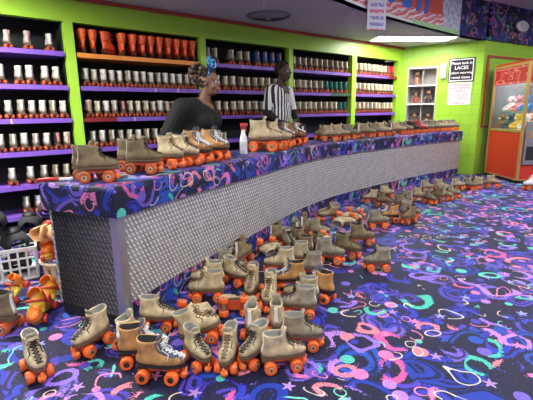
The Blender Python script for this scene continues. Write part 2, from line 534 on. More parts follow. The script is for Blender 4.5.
WR = .033
def wheel_me(mat, n=20):
    prof = [(.012,-.014),(.022,-.017),(.0290,-.018),(.0318,-.0145),(WR,-.009),(WR,.009),(.0318,.0145),(.0290,.018),(.022,.017),(.012,.014)]
    return MB().lathe(prof, n, 0, RX(PI/2)).data('wheel', mat, True)
def hub_me(mat, dark, n=14):
    mb = MB()
    mb.lathe([(.0145,-.0175),(.0135,-.0185),(.007,-.0165)], n, 0, RX(PI/2)); mb.lathe([(.0145,-.0175),(.0145,.0175),(.0135,.0185),(.007,.0165)], n, 0, RX(PI/2))
    mb.lathe([(.006,-.0215),(.006,.0215)], 6, 1, RX(PI/2))
    return mb.data('hub', [mat, dark], False)
def stop_me(mat, n=14):
    return MB().lathe([(.006,.034),(.006,.010),(.019,.008),(.021,.002),(.020,-.020),(.014,-.026)], n, 0, T(.137,0,.040) @ RY(.45)).data('toe_stop', mat, True)

WHEELS = [(-.072,-.045),(-.072,.045),(.082,-.045),(.082,.045)]
def skate_kit(boot, lining, facing, lace, sole, wheel, hub, stripe=True, fac_w=.027, navy=False, chassis='chassis', tail=1.0, wide_stripe=False):
    k = {'boot': boot_me('boot', M[boot], M[lining]), 'sole': sole_me(M[sole]),
         'tongue': tongue_me(M[facing]), 'laces': lace_me(M[lace], tail),
         'chassis': chassis_me(M[chassis], M['metal']), 'wheel': wheel_me(M[wheel]), 'hub': hub_me(M[hub], M['hub_dark']), 'toe_stop': stop_me(M['stop'])}
    def W(s): return lambda z: s*(fac_w*(1.0 if z > .06 else (1.0 + (.06-z)*10 if navy else max(.35, 1-(.06-z)*28))))
    zs = [.022,.032,.045,.056,.066,.078,.092,.106,.122,.140,.152] if navy else [.046,.056,.066,.078,.092,.106,.122,.140,.152]
    k['facing'] = patch_me('facing', M[facing], zs, [W(-1), W(-.6), W(-.2), W(.2), W(.6), W(1)], False or True, .0028)
    if stripe:
        w = .017 if wide_stripe else .011
        k['heel_stripe'] = patch_me('heel_stripe', M['stripe'], [.02,.05,.08,.10,.13,.155], [-w, 0, w], False, .0022)
    return k

KITS = {
 'beige': skate_kit('beige', 'greylining', 'grey', 'lace_dark', 'sole_tan', 'wheel', 'hub'),
 'beigebrown': skate_kit('beige', 'greylining', 'beige', 'lace_brown', 'sole_tan', 'wheel', 'hub', stripe=False),
 'grey': skate_kit('grey', 'greylining', 'grey', 'lace_dark', 'sole_tan', 'wheel', 'hub'),
 'olive': skate_kit('olive', 'lining', 'olive', 'lace_dark', 'sole_tan', 'wheel_dull', 'hub', chassis='chassis'),
 'tan': skate_kit('tan', 'lining', 'navy', 'lace_white', 'sole_black', 'wheel', 'hub_dark', stripe=False, fac_w=.035, navy=True),
 'red': skate_kit('red', 'lining', 'red', 'lace_white', 'sole_black', 'wheel', 'hub'),
 'white': skate_kit('whiteboot', 'greylining', 'whiteboot', 'lace_white', 'sole_tan', 'wheel', 'hub', stripe=False),
}

def small(kit, bs, bw, wk=1.12, bz=None):
    """a child's size: shorter boot over the same wheels"""
    out = {}
    for p, me in kit.items():
        m2 = me.copy()
        for v in m2.vertices:
            if p in ('wheel', 'hub'): v.co = v.co*wk
            elif p in ('chassis', 'toe_stop'): v.co = Vector((v.co.x*bs, v.co.y, v.co.z))
            else: v.co = Vector((v.co.x*bs, v.co.y*bw, ZB + (v.co.z-ZB)*(bz or bs)))
        out[p] = m2
    out['bs'] = bs; out['wk'] = wk
    return out
for k_ in ('olive', 'beige', 'beigebrown', 'grey', 'tan'): KITS['small_'+k_] = small(KITS[k_], .88, .92, bz=.78)
for k_ in ('beige', 'beigebrown', 'grey', 'olive', 'tan', 'red', 'white'): KITS[k_] = small(KITS[k_], .94, .95, 1.05, .80)

def skate(kind, label, loc, rot, scale=1.0, group='rental skates on the carpet', hubs=True, name='roller_skate'):
    """a quad roller skate: boot, sole, facing, tongue, laces, stripe, chassis, four wheels with hubs, toe stop"""
    k = KITS[kind]
    t = thing(name, label, 'roller skate', loc, rot, group, scale)
    for p in ('boot', 'sole', 'facing', 'tongue', 'laces', 'heel_stripe', 'chassis', 'toe_stop'):
        if p in k:
            o = obj(p, k[p], t)
            if p == 'heel_stripe': o['label'] = 'white stripe up the heel'
    for x, y in WHEELS:
        w = obj('wheel', k['wheel'], t, (x*k.get('bs', 1), y, WR*k.get('wk', 1)))
        if hubs: obj('hub', k['hub'], w)
    return t

# the skates on the racks show their heels: fewer facets, the same build
def rack_boot_me(mat, n=14, high=1.0):
    pick = [BOOT[i] for i in (0, 1, 3, 5, 7, 9, 11)]
    rings = [[ring_pt(r, 2*PI*k/n) for k in range(n)] for r in pick]
    rings.append([ring_pt((.159, -.106, .018, .038), 2*PI*k/n) for k in range(n)])
    rings.append([ring_pt((.130, -.098, .014, .032), 2*PI*k/n) for k in range(n)])
    mb = MB().loft(rings)
    for i, f in enumerate(mb.f[:-2]):
        if min(f)//n >= 7: mb.m[i] = 1
    mb.m[-1] = 1
    return mb.data('boot', [M[mat], M['lining']], True)
RW = {m: wheel_me(M[m], 12) for m in ('wheel_dull', 'kid_red')}
RC = {m: chassis_me(M[m], M['metal'], 6, True) for m in ('chassis_red',)}
RS = sole_me(M['sole_tan'], 14)
def rack_kit(mat, stripe='stripe', w=.012, wheel='wheel_dull'):
    return {'boot': rack_boot_me(mat), 'sole': RS, 'heel_stripe': patch_me('heel_stripe', M[stripe], [.02,.06,.10,.13,.155], [-w, 0, w], False, .0022) if stripe else None,
            'chassis': RC['chassis_red'], 'wheel': RW[wheel]}
RACK = {'silver': rack_kit('silver', 'stripe', .024), 'grey': rack_kit('grey', 'stripe', .012), 'beige': rack_kit('beige', 'stripe', .014), 'olive': rack_kit('olive', 'stripe', .010),
        'dark': rack_kit('dark', 'pinkstripe', .018), 'pink': rack_kit('silver', 'pinkstripe', .012), 'blue': rack_kit('blue', 'pinkstripe', .013), 'teal': rack_kit('teal', None), 'red': rack_kit('red', None, .01, 'kid_red')}
RACK_WORD = {'silver': 'pale grey', 'grey': 'grey-brown', 'beige': 'beige', 'olive': 'olive brown', 'dark': 'black', 'pink': 'grey and pink', 'blue': 'blue', 'teal': 'dark green', 'red': 'red'}
def rack_skate(kind, label, loc, rz, scale, group, far=False):
    k = RACK[kind]
    t = thing('roller_skate', label, 'roller skate', loc, (0, 0, rz), group, scale)
    for p in ('boot', 'sole', 'heel_stripe', 'chassis'):
        if k.get(p): obj(p, k[p], t)
    for x, y in WHEELS: obj('wheel', k['wheel'], t, (x, y*.78, WR))
    return t

# inline skates: tall tapering shell over a narrow frame with four wheels in one line
def inline_kit():
    n = 16
    pr = [(.075,-.085,.125,.022),(.10,-.095,.140,.026),(.13,-.095,.135,.031),(.16,-.092,.095,.035),(.19,-.090,.060,.039),(.22,-.088,.045,.044)]
    sh = MB().loft([[(x, y, z) for x, y, z in ((cx+h*math.cos(a), w*math.sin(a), z) for a in [2*PI*i/n for i in range(n)])] for z, cx, h, w in ((z, (x0+x1)/2, (x1-x0)/2, w) for z, x0, x1, w in pr)])
    cf = [(.165,-.100,.062,.040),(.20,-.100,.055,.045),(.26,-.108,.050,.056),(.285,-.110,.046,.060),(.288,-.104,.040,.053),(.24,-.095,.036,.044)]
    cu = MB().loft([[(cx+h*math.cos(a), w*math.sin(a), z) for a in [2*PI*i/n for i in range(n)]] for z, cx, h, w in ((z, (x0+x1)/2, (x1-x0)/2, w) for z, x0, x1, w in cf)])
    fr = MB()
    for s in (-1, 1):
        fr.loft([[(x, s*.017+dy, z) for x, z in ((-.10,.078),(.13,.078),(.115,.03),(-.085,.03))] for dy in (-.002,.002)])
    fr.box((-.09,-.019,.070),(.12,.019,.080))
    bk = MB()
    for z in (.20, .245): bk.box((-.03,-(.052 if z < .22 else .060),z),(.052,(.052 if z < .22 else .060),z+.018), bev=.004)
    wh = MB().lathe([(.008,-.010),(.026,-.011),(.033,-.007),(.036,0),(.033,.007),(.026,.011),(.008,.010)], 14, 0, RX(PI/2))
    return {'shell': sh.data('shell', M['orange'], True), 'cuff': cu.data('cuff', M['orange'], True), 'frame': fr.data('frame', M['orange_dark']), 'buckle_strap': bk.data('buckle_strap', M['orange_dark']), 'wheel': wh.data('wheel', M['hub_dark'], True)}
INLINE = inline_kit()
def inline_skate(label, loc, rz, scale, group, rx=0.0):
    t = thing('inline_skate', label, 'inline skate', loc, (rx, 0, rz), group, scale)
    for p in ('shell', 'cuff', 'frame', 'buckle_strap'): obj(p, INLINE[p], t)
    for x in (-.085, -.03, .045, .105): obj('wheel', INLINE['wheel'], t, (x, 0, .036))
    return t

# children's adjustable skates: plastic foot plate, heel cup, toe cap, strap
def kid_kit(cup, plate):
    n = 16
    pl = MB().loft([[ (x, y*1.05, z) for x, y, _ in (ring_pt((.01,-.105,.125,.045), 2*PI*i/n) for i in range(n))] for z in (.050, .078)])
    hc = MB(); vs = []
    def arch(x0, x1, zs, wid, cen, rng, thick=.006):
        rings = []
        for z, g in zs:
            rings.append([(cen + (x1-x0)/2*math.cos(a)*g, wid*math.sin(a)*g, z) for a in rng] + [(cen + ((x1-x0)/2-thick)*math.cos(a)*g, (wid-thick)*math.sin(a)*g, z) for a in reversed(rng)])
        return rings
    back = [PI*.5 + PI*i/10 for i in range(11)]
    front = [-PI*.5 + PI*i/10 for i in range(11)]
    hc.loft(arch(-.12, 0, ((.075,1),(.11,1.02),(.145,.95),(.165,.86)), .050, -.05, back))
    tc = MB().loft(arch(0, .14, ((.075,1),(.10,.97),(.122,.82),(.135,.55)), .052, .055, front))
    tc.ell((.062,0,.12),(.055,.042,.02))
    st = MB().tube([(-.03,-.052,.09),(-.01,-.048,.14),(.0,0,.165),(-.01,.048,.14),(-.03,.052,.09)], .011, 6)
    ch = MB()
    for x in (-.065, .075): ch.box((x-.02,-.03,.022),(x+.02,.03,.056), bev=.004)
    wh = MB().lathe([(.006,-.017),(.024,-.018),(.029,-.012),(.029,.012),(.024,.018),(.006,.017)], 14, 0, RX(PI/2))
    return {'foot_plate': pl.data('foot_plate', M[plate], True), 'heel_cup': hc.data('heel_cup', M[cup], True), 'toe_cap': tc.data('toe_cap', M[cup], True), 'strap': st.data('strap', M['orange_dark'] if cup != 'kid_peach' else M['kid_peach'], True), 'truck': ch.data('truck', M[plate]), 'wheel': wh.data('wheel', M['kid_red'], True)}
KID = {'orange': kid_kit('kid_orange', 'kid_yellow'), 'peach': kid_kit('kid_peach', 'kid_peach'), 'yellow': kid_kit('kid_yellow', 'kid_orange')}
def kid_skate(kind, label, loc, rot, scale, group):
    t = thing('toddler_skate', label, 'roller skate', loc, rot, group, scale)
    k = KID[kind]
    for p in ('foot_plate', 'heel_cup', 'toe_cap', 'strap', 'truck'): obj(p, k[p], t)
    for x in (-.065, .075):
        for y in (-.045, .045): obj('wheel', k['wheel'], t, (x, y, .029))
    return t
# ------------------------------------------------------------------ camera (eye 1.3 m above the carpet)
PITCH, ROLL, FPX = math.radians(12.4), math.radians(-.8), 397.0
cd = bpy.data.cameras.new('camera'); cam = bpy.data.objects.new('camera', cd); link(cam)
fw = Vector((0, math.cos(PITCH), -math.sin(PITCH))); rt = Vector((1, 0, 0)); up = rt.cross(fw)
r2 = rt*math.cos(ROLL) + up*math.sin(ROLL); u2 = -rt*math.sin(ROLL) + up*math.cos(ROLL)
cam.matrix_world = Matrix(((r2.x, u2.x, -fw.x, 0), (r2.y, u2.y, -fw.y, 0), (r2.z, u2.z, -fw.z, 1.3), (0, 0, 0, 1)))
cd.sensor_fit = 'HORIZONTAL'; cd.sensor_width = 36.0; cd.lens = 36.0*FPX/533.0
cd.clip_start = .05
scene.camera = cam

# ------------------------------------------------------------------ setting
CE, CO = 2.60, 3.27     # ceiling over the staff side, ceiling over the rink side
def quad_sheet(name, pts, mat, kind='structure', z=None):
    me = mesh_data(name, pts, [tuple(range(len(pts)))], mat, uvs=[[(p[0], p[1]) for p in pts]])
    return obj(name, me, kind=kind)
quad_sheet('floor', [(-9,-5,0),(14,-5,0),(14,15,0),(-9,15,0)], M['carpet'])
WA = math.radians(38.5)
WDIR = Vector((math.cos(WA), math.sin(WA), 0)); WN = Vector((-math.sin(WA), math.cos(WA), 0))
WALL = T(*(WN*5.1)) @ RZ(WA)                       # x along the rack wall, y into it
def wp(u, y, z): return WALL @ Vector((u, y, z))

BAYS = [(-.62, 1.20), (1.30, 2.925), (3.015, 4.57), (4.66, 6.17), (6.29, 7.65)]
TOPS = [2.005, 1.635, 1.27, .91, .54, .20]
HEAD = 2.325
mb = MB()
mb.box((-2.6,0,HEAD), (7.83,.10,CE))
edges = [-2.6] + [e for b in BAYS for e in b] + [7.83]
for i in range(0, len(edges), 2):
    mb.box((edges[i],0,0), (edges[i+1],.10,HEAD))
mb.box((-2.6,.46,0), (7.83,.52,CE), 1)
mb.build('wall_back', [M['green'], M['black']], loc=WN*5.1, rot=(0,0,WA), kind='structure')
MB().box((-2.6,-.03,CE-.045), (7.83,-.002,CE-.005)).build('trim_1', M['redtrim'], loc=WN*5.1, rot=(0,0,WA), kind='structure')

W2A = math.radians(-31.1); P2 = Vector((2.93, 8.85, 0)); W2 = T(*P2) @ RZ(W2A); L2 = 1.53
# block wall with the niche cut out of it
NX0, NX1, NZ0, NZ1 = .12, .71, .93, 2.19
wv, wf, wuv = [], [], []
xs, zs = [0, NX0, NX1, L2], [0, NZ0, NZ1, CE]
for i in range(3):
    for j in range(3):
        if i == 1 and j == 1: continue
        q = [(xs[i],0,zs[j]),(xs[i+1],0,zs[j]),(xs[i+1],0,zs[j+1]),(xs[i],0,zs[j+1])]
        b = len(wv); wv += q; wf.append((b,b+1,b+2,b+3)); wuv.append([(p[0],p[2]) for p in q])
for q in ([(NX0,0,NZ0),(NX0,.1,NZ0),(NX0,.1,NZ1),(NX0,0,NZ1)], [(NX1,.1,NZ0),(NX1,0,NZ0),(NX1,0,NZ1),(NX1,.1,NZ1)],
          [(L2,0,0),(L2,.25,0),(L2,.25,CE),(L2,0,CE)]):
    b = len(wv); wv += q; wf.append((b,b+1,b+2,b+3)); wuv.append([(p[0]+p[1],p[2]) for p in q])
obj('wall_niche', mesh_data('wall_niche', wv, wf, M['greenblock'], uvs=wuv), loc=P2, rot=(0,0,W2A), kind='structure')
P3 = Vector((4.24, 8.06, 0)); W3A = math.atan2(.87, 1.47); W3 = T(*P3) @ RZ(W3A)
q = [(0,0,0),(6,0,0),(6,0,CO),(0,0,CO)]
obj('wall_right', mesh_data('wall_right', q, [(0,1,2,3)], M['greenblock'], uvs=[[(p[0],p[2]) for p in q]]), loc=P3, rot=(0,0,W3A), kind='structure')
# red frame line painted round the opening on the right wall
mb = MB()
for lo, hi in (((.10,-.03,.945),(.14,-.002,2.335)), ((.14,-.03,2.295),(2.2,-.002,2.335)), ((.14,-.03,.945),(2.2,-.002,.985)), ((2.2,-.03,.945),(2.24,-.002,2.335))):
    mb.box(lo, hi)
mb.build('trim_2', M['redtrim'], loc=P3, rot=(0,0,W3A), kind='structure')

def catmull(P, n=14):
    P = [Vector((*p, 0)) for p in P]; P = [P[0]*2-P[1]] + P + [P[-1]*2-P[-2]]; out = []
    for i in range(1, len(P)-2):
        for k in range(n):
            t = k/n; a, b, c, d = P[i-1:i+3]
            out.append(.5*((2*b) + (c-a)*t + (2*a-5*b+4*c-d)*t*t + (-a+3*b-3*c+d)*t**3))
    out.append(P[-2]); return out

# bulkhead between the two ceilings, wrapped in carpet; it follows the counter
SOF = catmull([(-2.1,-.6),(-1.25,1.55),(-.42,3.15),(.30,4.25),(.97,5.13),(1.83,6.05),(3.42,7.45),(4.24,8.06)], 8)
def ribbon(name, line, z0, z1, mat, thick, parent=None, kind=None, off=0.0):
    """an upright band along a plan line, seen from its right-hand side; UVs in metres"""
    n = len(line); nr = []
    for i in range(n):
        t = (line[min(i+1,n-1)] - line[max(i-1,0)]).normalized(); nr.append(Vector((t.y, -t.x, 0)))
    s = [0]
    for a, b in zip(line, line[1:]): s.append(s[-1] + (b-a).length)
    vs, fs, uv = [], [], []
    for i, p in enumerate(line):
        f, b = p + nr[i]*off, p + nr[i]*(off-thick)
        vs += [(f.x,f.y,z0),(f.x,f.y,z1),(b.x,b.y,z1),(b.x,b.y,z0)]
    h = z1-z0
    for i in range(n-1):
        a, b = i*4, i*4+4; s0, s1 = s[i], s[i+1]
        for k, (v0, v1) in enumerate(((0,h),(h,h+thick),(h+thick,2*h+thick),(-thick,0))):
            k2 = (k+1) % 4
            fs.append((a+k, b+k, b+k2, a+k2)); uv.append([(s0,v0),(s1,v0),(s1,v1),(s0,v1)])
    for e in (0, (n-1)*4):
        fs.append((e,e+1,e+2,e+3)); uv.append([(0,0),(0,h),(thick,h),(thick,0)])
    return obj(name, mesh_data(name, vs, fs, mat, uvs=uv), parent, kind=kind)
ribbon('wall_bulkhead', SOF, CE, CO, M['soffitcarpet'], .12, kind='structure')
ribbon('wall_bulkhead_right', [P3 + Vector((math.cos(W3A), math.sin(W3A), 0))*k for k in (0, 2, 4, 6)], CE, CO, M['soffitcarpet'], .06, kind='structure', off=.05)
wl, wr = wp(-2.6,.0,CE), wp(7.83,.0,CE)
cpts = [(p.x,p.y,CE) for p in SOF] + [(P2.x,P2.y,CE), tuple(wl), (-5.2,-.6,CE)]
quad_sheet('ceiling', list(reversed(cpts)), M['tile'])
quad_sheet('ceiling_rink', [(-9,-5,CO),(-9,15,CO),(14,15,CO),(14,-5,CO)], M['tile_out'])

# raised staff floor behind the counter
# ------------------------------------------------------------------ racks
def ordn(k): return ['first','second','third','fourth','fifth','sixth','seventh','eighth','ninth','tenth','eleventh','twelfth','thirteenth','fourteenth','fifteenth','sixteenth','seventeenth','eighteenth'][k]
BAYWORD = ['leftmost bay', 'orange-shelf bay', 'blue-skate bay', 'green-skate bay', 'narrow end bay']
ROWWORD = ['top', 'second', 'third', 'fourth', 'fifth', 'lowest']
BAYLAB = ['black rack bay at the left end with six purple shelves', 'black rack bay with an orange top shelf full of orange skates', 'black rack bay behind the two attendants, four blue skates on top',
          'black rack bay with dark green skates on two shelves', 'narrow black rack bay beside the inner wall corner, red skates on top']
for bi, (u0, u1) in enumerate(BAYS):
    t = thing('rack_bay', BAYLAB[bi], 'shelf rack', WN*5.1 + WDIR*u0, (0,0,WA), 'rack bays in the green wall')
    L = u1-u0
    MB().box((0,.435,.12), (L,.455,HEAD)).build('back_panel', M['black'], t)
    for x in (.0, L-.015): MB().box((x,.102,.12), (x+.015,.434,HEAD)).build('side_panel', M['black'], t)
    for ri, z in enumerate(TOPS):
        col = 'purple'
        if bi == 1 and ri == 0: col = 'orangeshelf'
        mb = MB(); mats = [M[col]]
        if bi == 1 and ri == 2:
            mats = [M['redshelf'], M['purple']]
            mb.box((.016,.012,z-.05), (.40,.433,z)); mb.box((.40,.012,z-.05), (L-.016,.433,z), 1)
        elif bi == 3 and ri == 1:
            mats = [M['purple'], M['greenshelf']]
            mb.box((.016,.012,z-.05), (.95,.433,z)); mb.box((.95,.012,z-.05), (L-.016,.433,z), 1)
        elif bi == 4 and ri == 0:
            mats = [M['purple'], M['redshelf']]
            mb.box((.016,.012,z-.05), (1.05,.433,z)); mb.box((1.05,.012,z-.05), (L-.016,.433,z), 1)
        else: mb.box((.016,.012,z-.05), (L-.016,.433,z))
        s = mb.build('shelf', mats, t)
        if col == 'orangeshelf': s['label'] = 'orange painted shelf'
        for lx in {(0,2):(1.19,), (1,1):(.93,1.25), (2,0):(.62,), (1,2):(.62,)}.get((bi,ri), ()):
            MB().box((lx,.009,z-.048), (lx+.014,.0115,z-.004)).build('size_tag', M['white'], s)

def row(bi, ri, us, kinds, scale=.80, group=None):
    """skates on one shelf, heels to the front"""
    g = 'rental skates on the %s shelf of the %s' % (ROWWORD[ri], BAYWORD[bi])
    for i, u in enumerate(us):
        kd = kinds[i % len(kinds)]
        rnd = random.Random(bi*1000 + ri*100 + i)
        sc = scale*(1 + rnd.uniform(-.03,.03))
        p = wp(u, .03 + .125*sc + rnd.uniform(0,.02), TOPS[ri] + .0005)
        lab = '%s skate, %s from the left on the %s shelf, %s' % (RACK_WORD[kd], ordn(i), ROWWORD[ri], BAYWORD[bi])
        rack_skate(kd, lab, p, WA + PI/2 + rnd.uniform(-.04,.04), sc, g)
def span(a, b, n): return [a + (b-a)*i/(n-1) for i in range(n)]
def pairs(a, b, n, gap=.098):
    out = []
    for c in span(a, b, n): out += [c - gap/2, c + gap/2]
    return out
row(0, 0, [.52,.66,.85,1.06], ['silver','pink','pink','silver'], .74)
row(0, 1, [.44,.55,.72,.825,.98,1.09], ['silver'], .8)
row(0, 2, [.46,.58,.70,.805,.91,1.015,1.12], ['grey','silver','grey','silver','silver','grey','silver'], .8)
row(0, 3, [.46,.58,.685,.80,.91,1.02,1.125], ['silver','grey','silver','grey','silver','dark','pink'], .8)
row(0, 4, [.52,.70,.84,.96,1.08], ['silver','silver','grey','olive','grey'], .8)
row(0, 5, [.62,.74,.86,.98,1.10], ['grey','silver','grey','silver','grey'], .8)
row(1, 1, span(1.41, 2.83, 15), ['silver','grey','silver','silver'], .8)
row(1, 2, span(1.41, 2.83, 15), ['pink','grey','silver','grey','dark','grey','beige','grey','beige','silver'], .8)
row(1, 3, span(1.42, 2.80, 13), ['grey','silver','olive','grey'], .8)
row(2, 0, [3.10,3.215,3.50,3.66,3.80], ['grey','beige','grey','beige','beige'], .84)
for i, u in enumerate([3.97,4.12,4.27,4.42]):
    p = wp(u, .14, TOPS[0]+.0005)
    rack_skate('blue', 'blue skate with pink heel, %s of the four from the left, top shelf' % ordn(i), p, WA+PI/2, .92, 'blue skates on the top shelf')
row(2, 1, span(3.105, 4.48, 11), ['beige','grey','beige','beige','grey'], .82)
row(2, 2, span(3.105, 4.48, 11), ['grey','beige','grey','beige','beige'], .82)
row(3, 0, span(4.745, 6.08, 11), ['beige','grey','beige','olive','beige','olive','grey','olive','olive','grey','olive'], .82)
row(3, 1, span(4.745, 6.08, 11), ['beige']*3 + ['grey','beige','grey'] + ['teal']*5, .82)
row(3, 2, span(4.745, 6.08, 11), ['grey','beige','grey','beige','beige','grey','beige','grey','beige','teal','teal'], .82)
row(4, 0, span(6.375, 7.56, 10), ['beige']*8 + ['red']*2, .82)
row(4, 1, span(6.375, 7.56, 10), ['beige'], .82)
row(4, 2, span(6.375, 7.56, 10), ['beige'], .82)
for i, u in enumerate([1.405,1.535,1.58,1.71,1.88,2.01,2.13,2.25,2.37,2.49,2.61,2.73,2.85]):
    rnd = random.Random(i)
    sc = .95
    p = wp(u, .03+.11*sc, TOPS[0]+.0005)
    if i == 3:
        inline_skate('orange inline skate turned sideways on the orange shelf, third from the left', p, WA+.6, sc, 'orange skates on the orange shelf')
    else:
        if i == 2: continue
        inline_skate('orange inline skate standing heel outward on the orange shelf, %s from the left' % ordn(i if i < 3 else i-1), p, WA+PI/2+rnd.uniform(-.15,.15), sc, 'orange skates on the orange shelf')

# ------------------------------------------------------------------ counter
FRONT = catmull([(-.87,2.23),(-.60,2.82),(-.22,3.50),(.15,4.20),(.50,4.80),(1.06,5.52),(2.20,6.60),(3.22,7.45),(3.86,7.92)], 10)
CW, CH = .57, .897
def normals(line):
    out = []
    for i in range(len(line)):
        t = (line[min(i+1,len(line)-1)] - line[max(i-1,0)]).normalized(); out.append(Vector((-t.y, t.x, 0)))
    return out
FN = normals(FRONT)
FS = [0]
for a, b in zip(FRONT, FRONT[1:]): FS.append(FS[-1] + (b-a).length)
ct = thing('service_counter', 'long curved skate counter clad in tread plate under a carpeted top', 'counter', FRONT[0])
ct_inv = T(*(-FRONT[0]))
def sheet_panel(name, line, z0, z1, mat, off, thick=.008):
    o = ribbon(name, line, z0, z1, mat, thick, ct, off=off)
    o.location = -FRONT[0]
    return o
end0, end1 = FRONT[0], FRONT[0] + FN[0]*CW
# core carcass
vs, fs = [], []
for p, n in zip(FRONT, FN):
    for d in (.02, CW-.02):
        q = p + n*d
        vs += [(q.x,q.y,.005),(q.x,q.y,CH-.03)]
for i in range(len(FRONT)-1):
    a, b = i*4, i*4+4
    fs += [(a,b,b+1,a+1),(b+2,a+2,a+3,b+3),(a+1,b+1,b+3,a+3),(a+2,b+2,b,a)]
e = (len(FRONT)-1)*4
fs += [(0,1,3,2),(e,e+2,e+3,e+1)]
carc = mesh_data('carcass', [(x-end0.x,y-end0.y,z) for x,y,z in vs], fs, M['black'])
obj('carcass', carc, ct)
tdir = (FRONT[1]-FRONT[0]).normalized()
insF = [p + n*.002 for p, n in zip(FRONT, FN)]
sheet_panel('front_panel', insF, .155, CH-.06, M['tread'], .002)
sheet_panel('base_band', [p + n*.010 for p, n in zip(FRONT, FN)], .004, .154, M['cloth'], .002)
endl = [end1 + tdir*.004, end0 + tdir*.004]
sheet_panel('end_panel', endl, .075, CH-.06, M['tread'], .004)
sheet_panel('toe_kick', [end1 + tdir*.030, end0 + tdir*.030], .004, .074, M['black'], .004)
mbp = MB(); c0 = Vector((0,0,0))
fwd, lat = tdir, FN[0]
def lp(a, b, z): v = fwd*a + lat*b; return (v.x, v.y, z)
mbp.loft([[lp(-.014,-.014,z), lp(.045,-.014,z), lp(.045,-.008,z), lp(-.008,-.008,z), lp(-.008,.045,z), lp(-.014,.045,z)] for z in (.03, CH-.06)])
mbp.build('corner_angle', M['alu'], ct)
# carpeted top: loops run front edge, wall end, back edge, customer end
def loop(o):
    a = [p - n*(.032-o) - (tdir*(.032-o) if i == 0 else Vector()) for i, (p, n) in enumerate(zip(FRONT, FN))]
    b = [p + n*(CW+.02-o) - (tdir*(.032-o) if i == 0 else Vector()) for i, (p, n) in enumerate(zip(FRONT, FN))]
    return a, b
prof = [(.010,.722,-.02),(.0,.722,0),(.0,.872,.150),(.006,.888,.167),(.018,CH,.183)]
vs, fs, uvs = [], [], []
nF = len(FRONT)
for o, z, v in prof:
    a, b = loop(o)
    for p in a + list(reversed(b)): vs.append((p.x-end0.x, p.y-end0.y, z))
N = 2*nF
per = [0.0]
L0 = [Vector(v) for v in vs[N:2*N]]
for i in range(N): per.append(per[-1] + (L0[(i+1) % N]-L0[i]).length)
for k in range(len(prof)-1):
    for i in range(N):
        j = (i+1) % N
        fs.append((k*N+i, k*N+j, (k+1)*N+j, (k+1)*N+i))
        v0, v1 = prof[k][2], prof[k+1][2]
        uvs.append([(per[i],v0),(per[i+1],v0),(per[i+1],v1),(per[i],v1)])
kk = (len(prof)-1)*N
for i in range(nF-1):
    fs.append((kk+i, kk+i+1, kk+N-2-i, kk+N-1-i))
    uvs.append([(per[i],.183),(per[i+1],.183),(per[i+1],.78),(per[i],.78)])
obj('carpeted_top', mesh_data('carpeted_top', vs, fs, M['cloth'], uvs=uvs), ct)
def on_counter(s, back, z=CH):
    """point on the counter top: s metres along the front edge, a share of the width back from it"""
    for i in range(len(FS)-1):
        if FS[i] <= s <= FS[i+1]:
            t = (s-FS[i])/(FS[i+1]-FS[i]); p = FRONT[i].lerp(FRONT[i+1], t); n = FN[i].lerp(FN[i+1], t)
            return Vector((p.x + n.x*CW*back, p.y + n.y*CW*back, z + .0005)), math.atan2(-n.x, n.y)
    return Vector((FRONT[-1].x, FRONT[-1].y, z)), 0

# raised floor on the staff side
pl = [p + n*(CW+.04) for p, n in zip(FRONT, FN)][8:]
poly = [(p.x,p.y) for p in pl] + [tuple(wp(7.7,-.01,0))[:2], tuple(wp(1.6,-.01,0))[:2]]
mb = MB(); n = len(poly)
mb.loft([[(x,y,z) for x,y in poly] for z in (.002,.165)])
mb.build('floor_platform', M['black'], kind='structure')

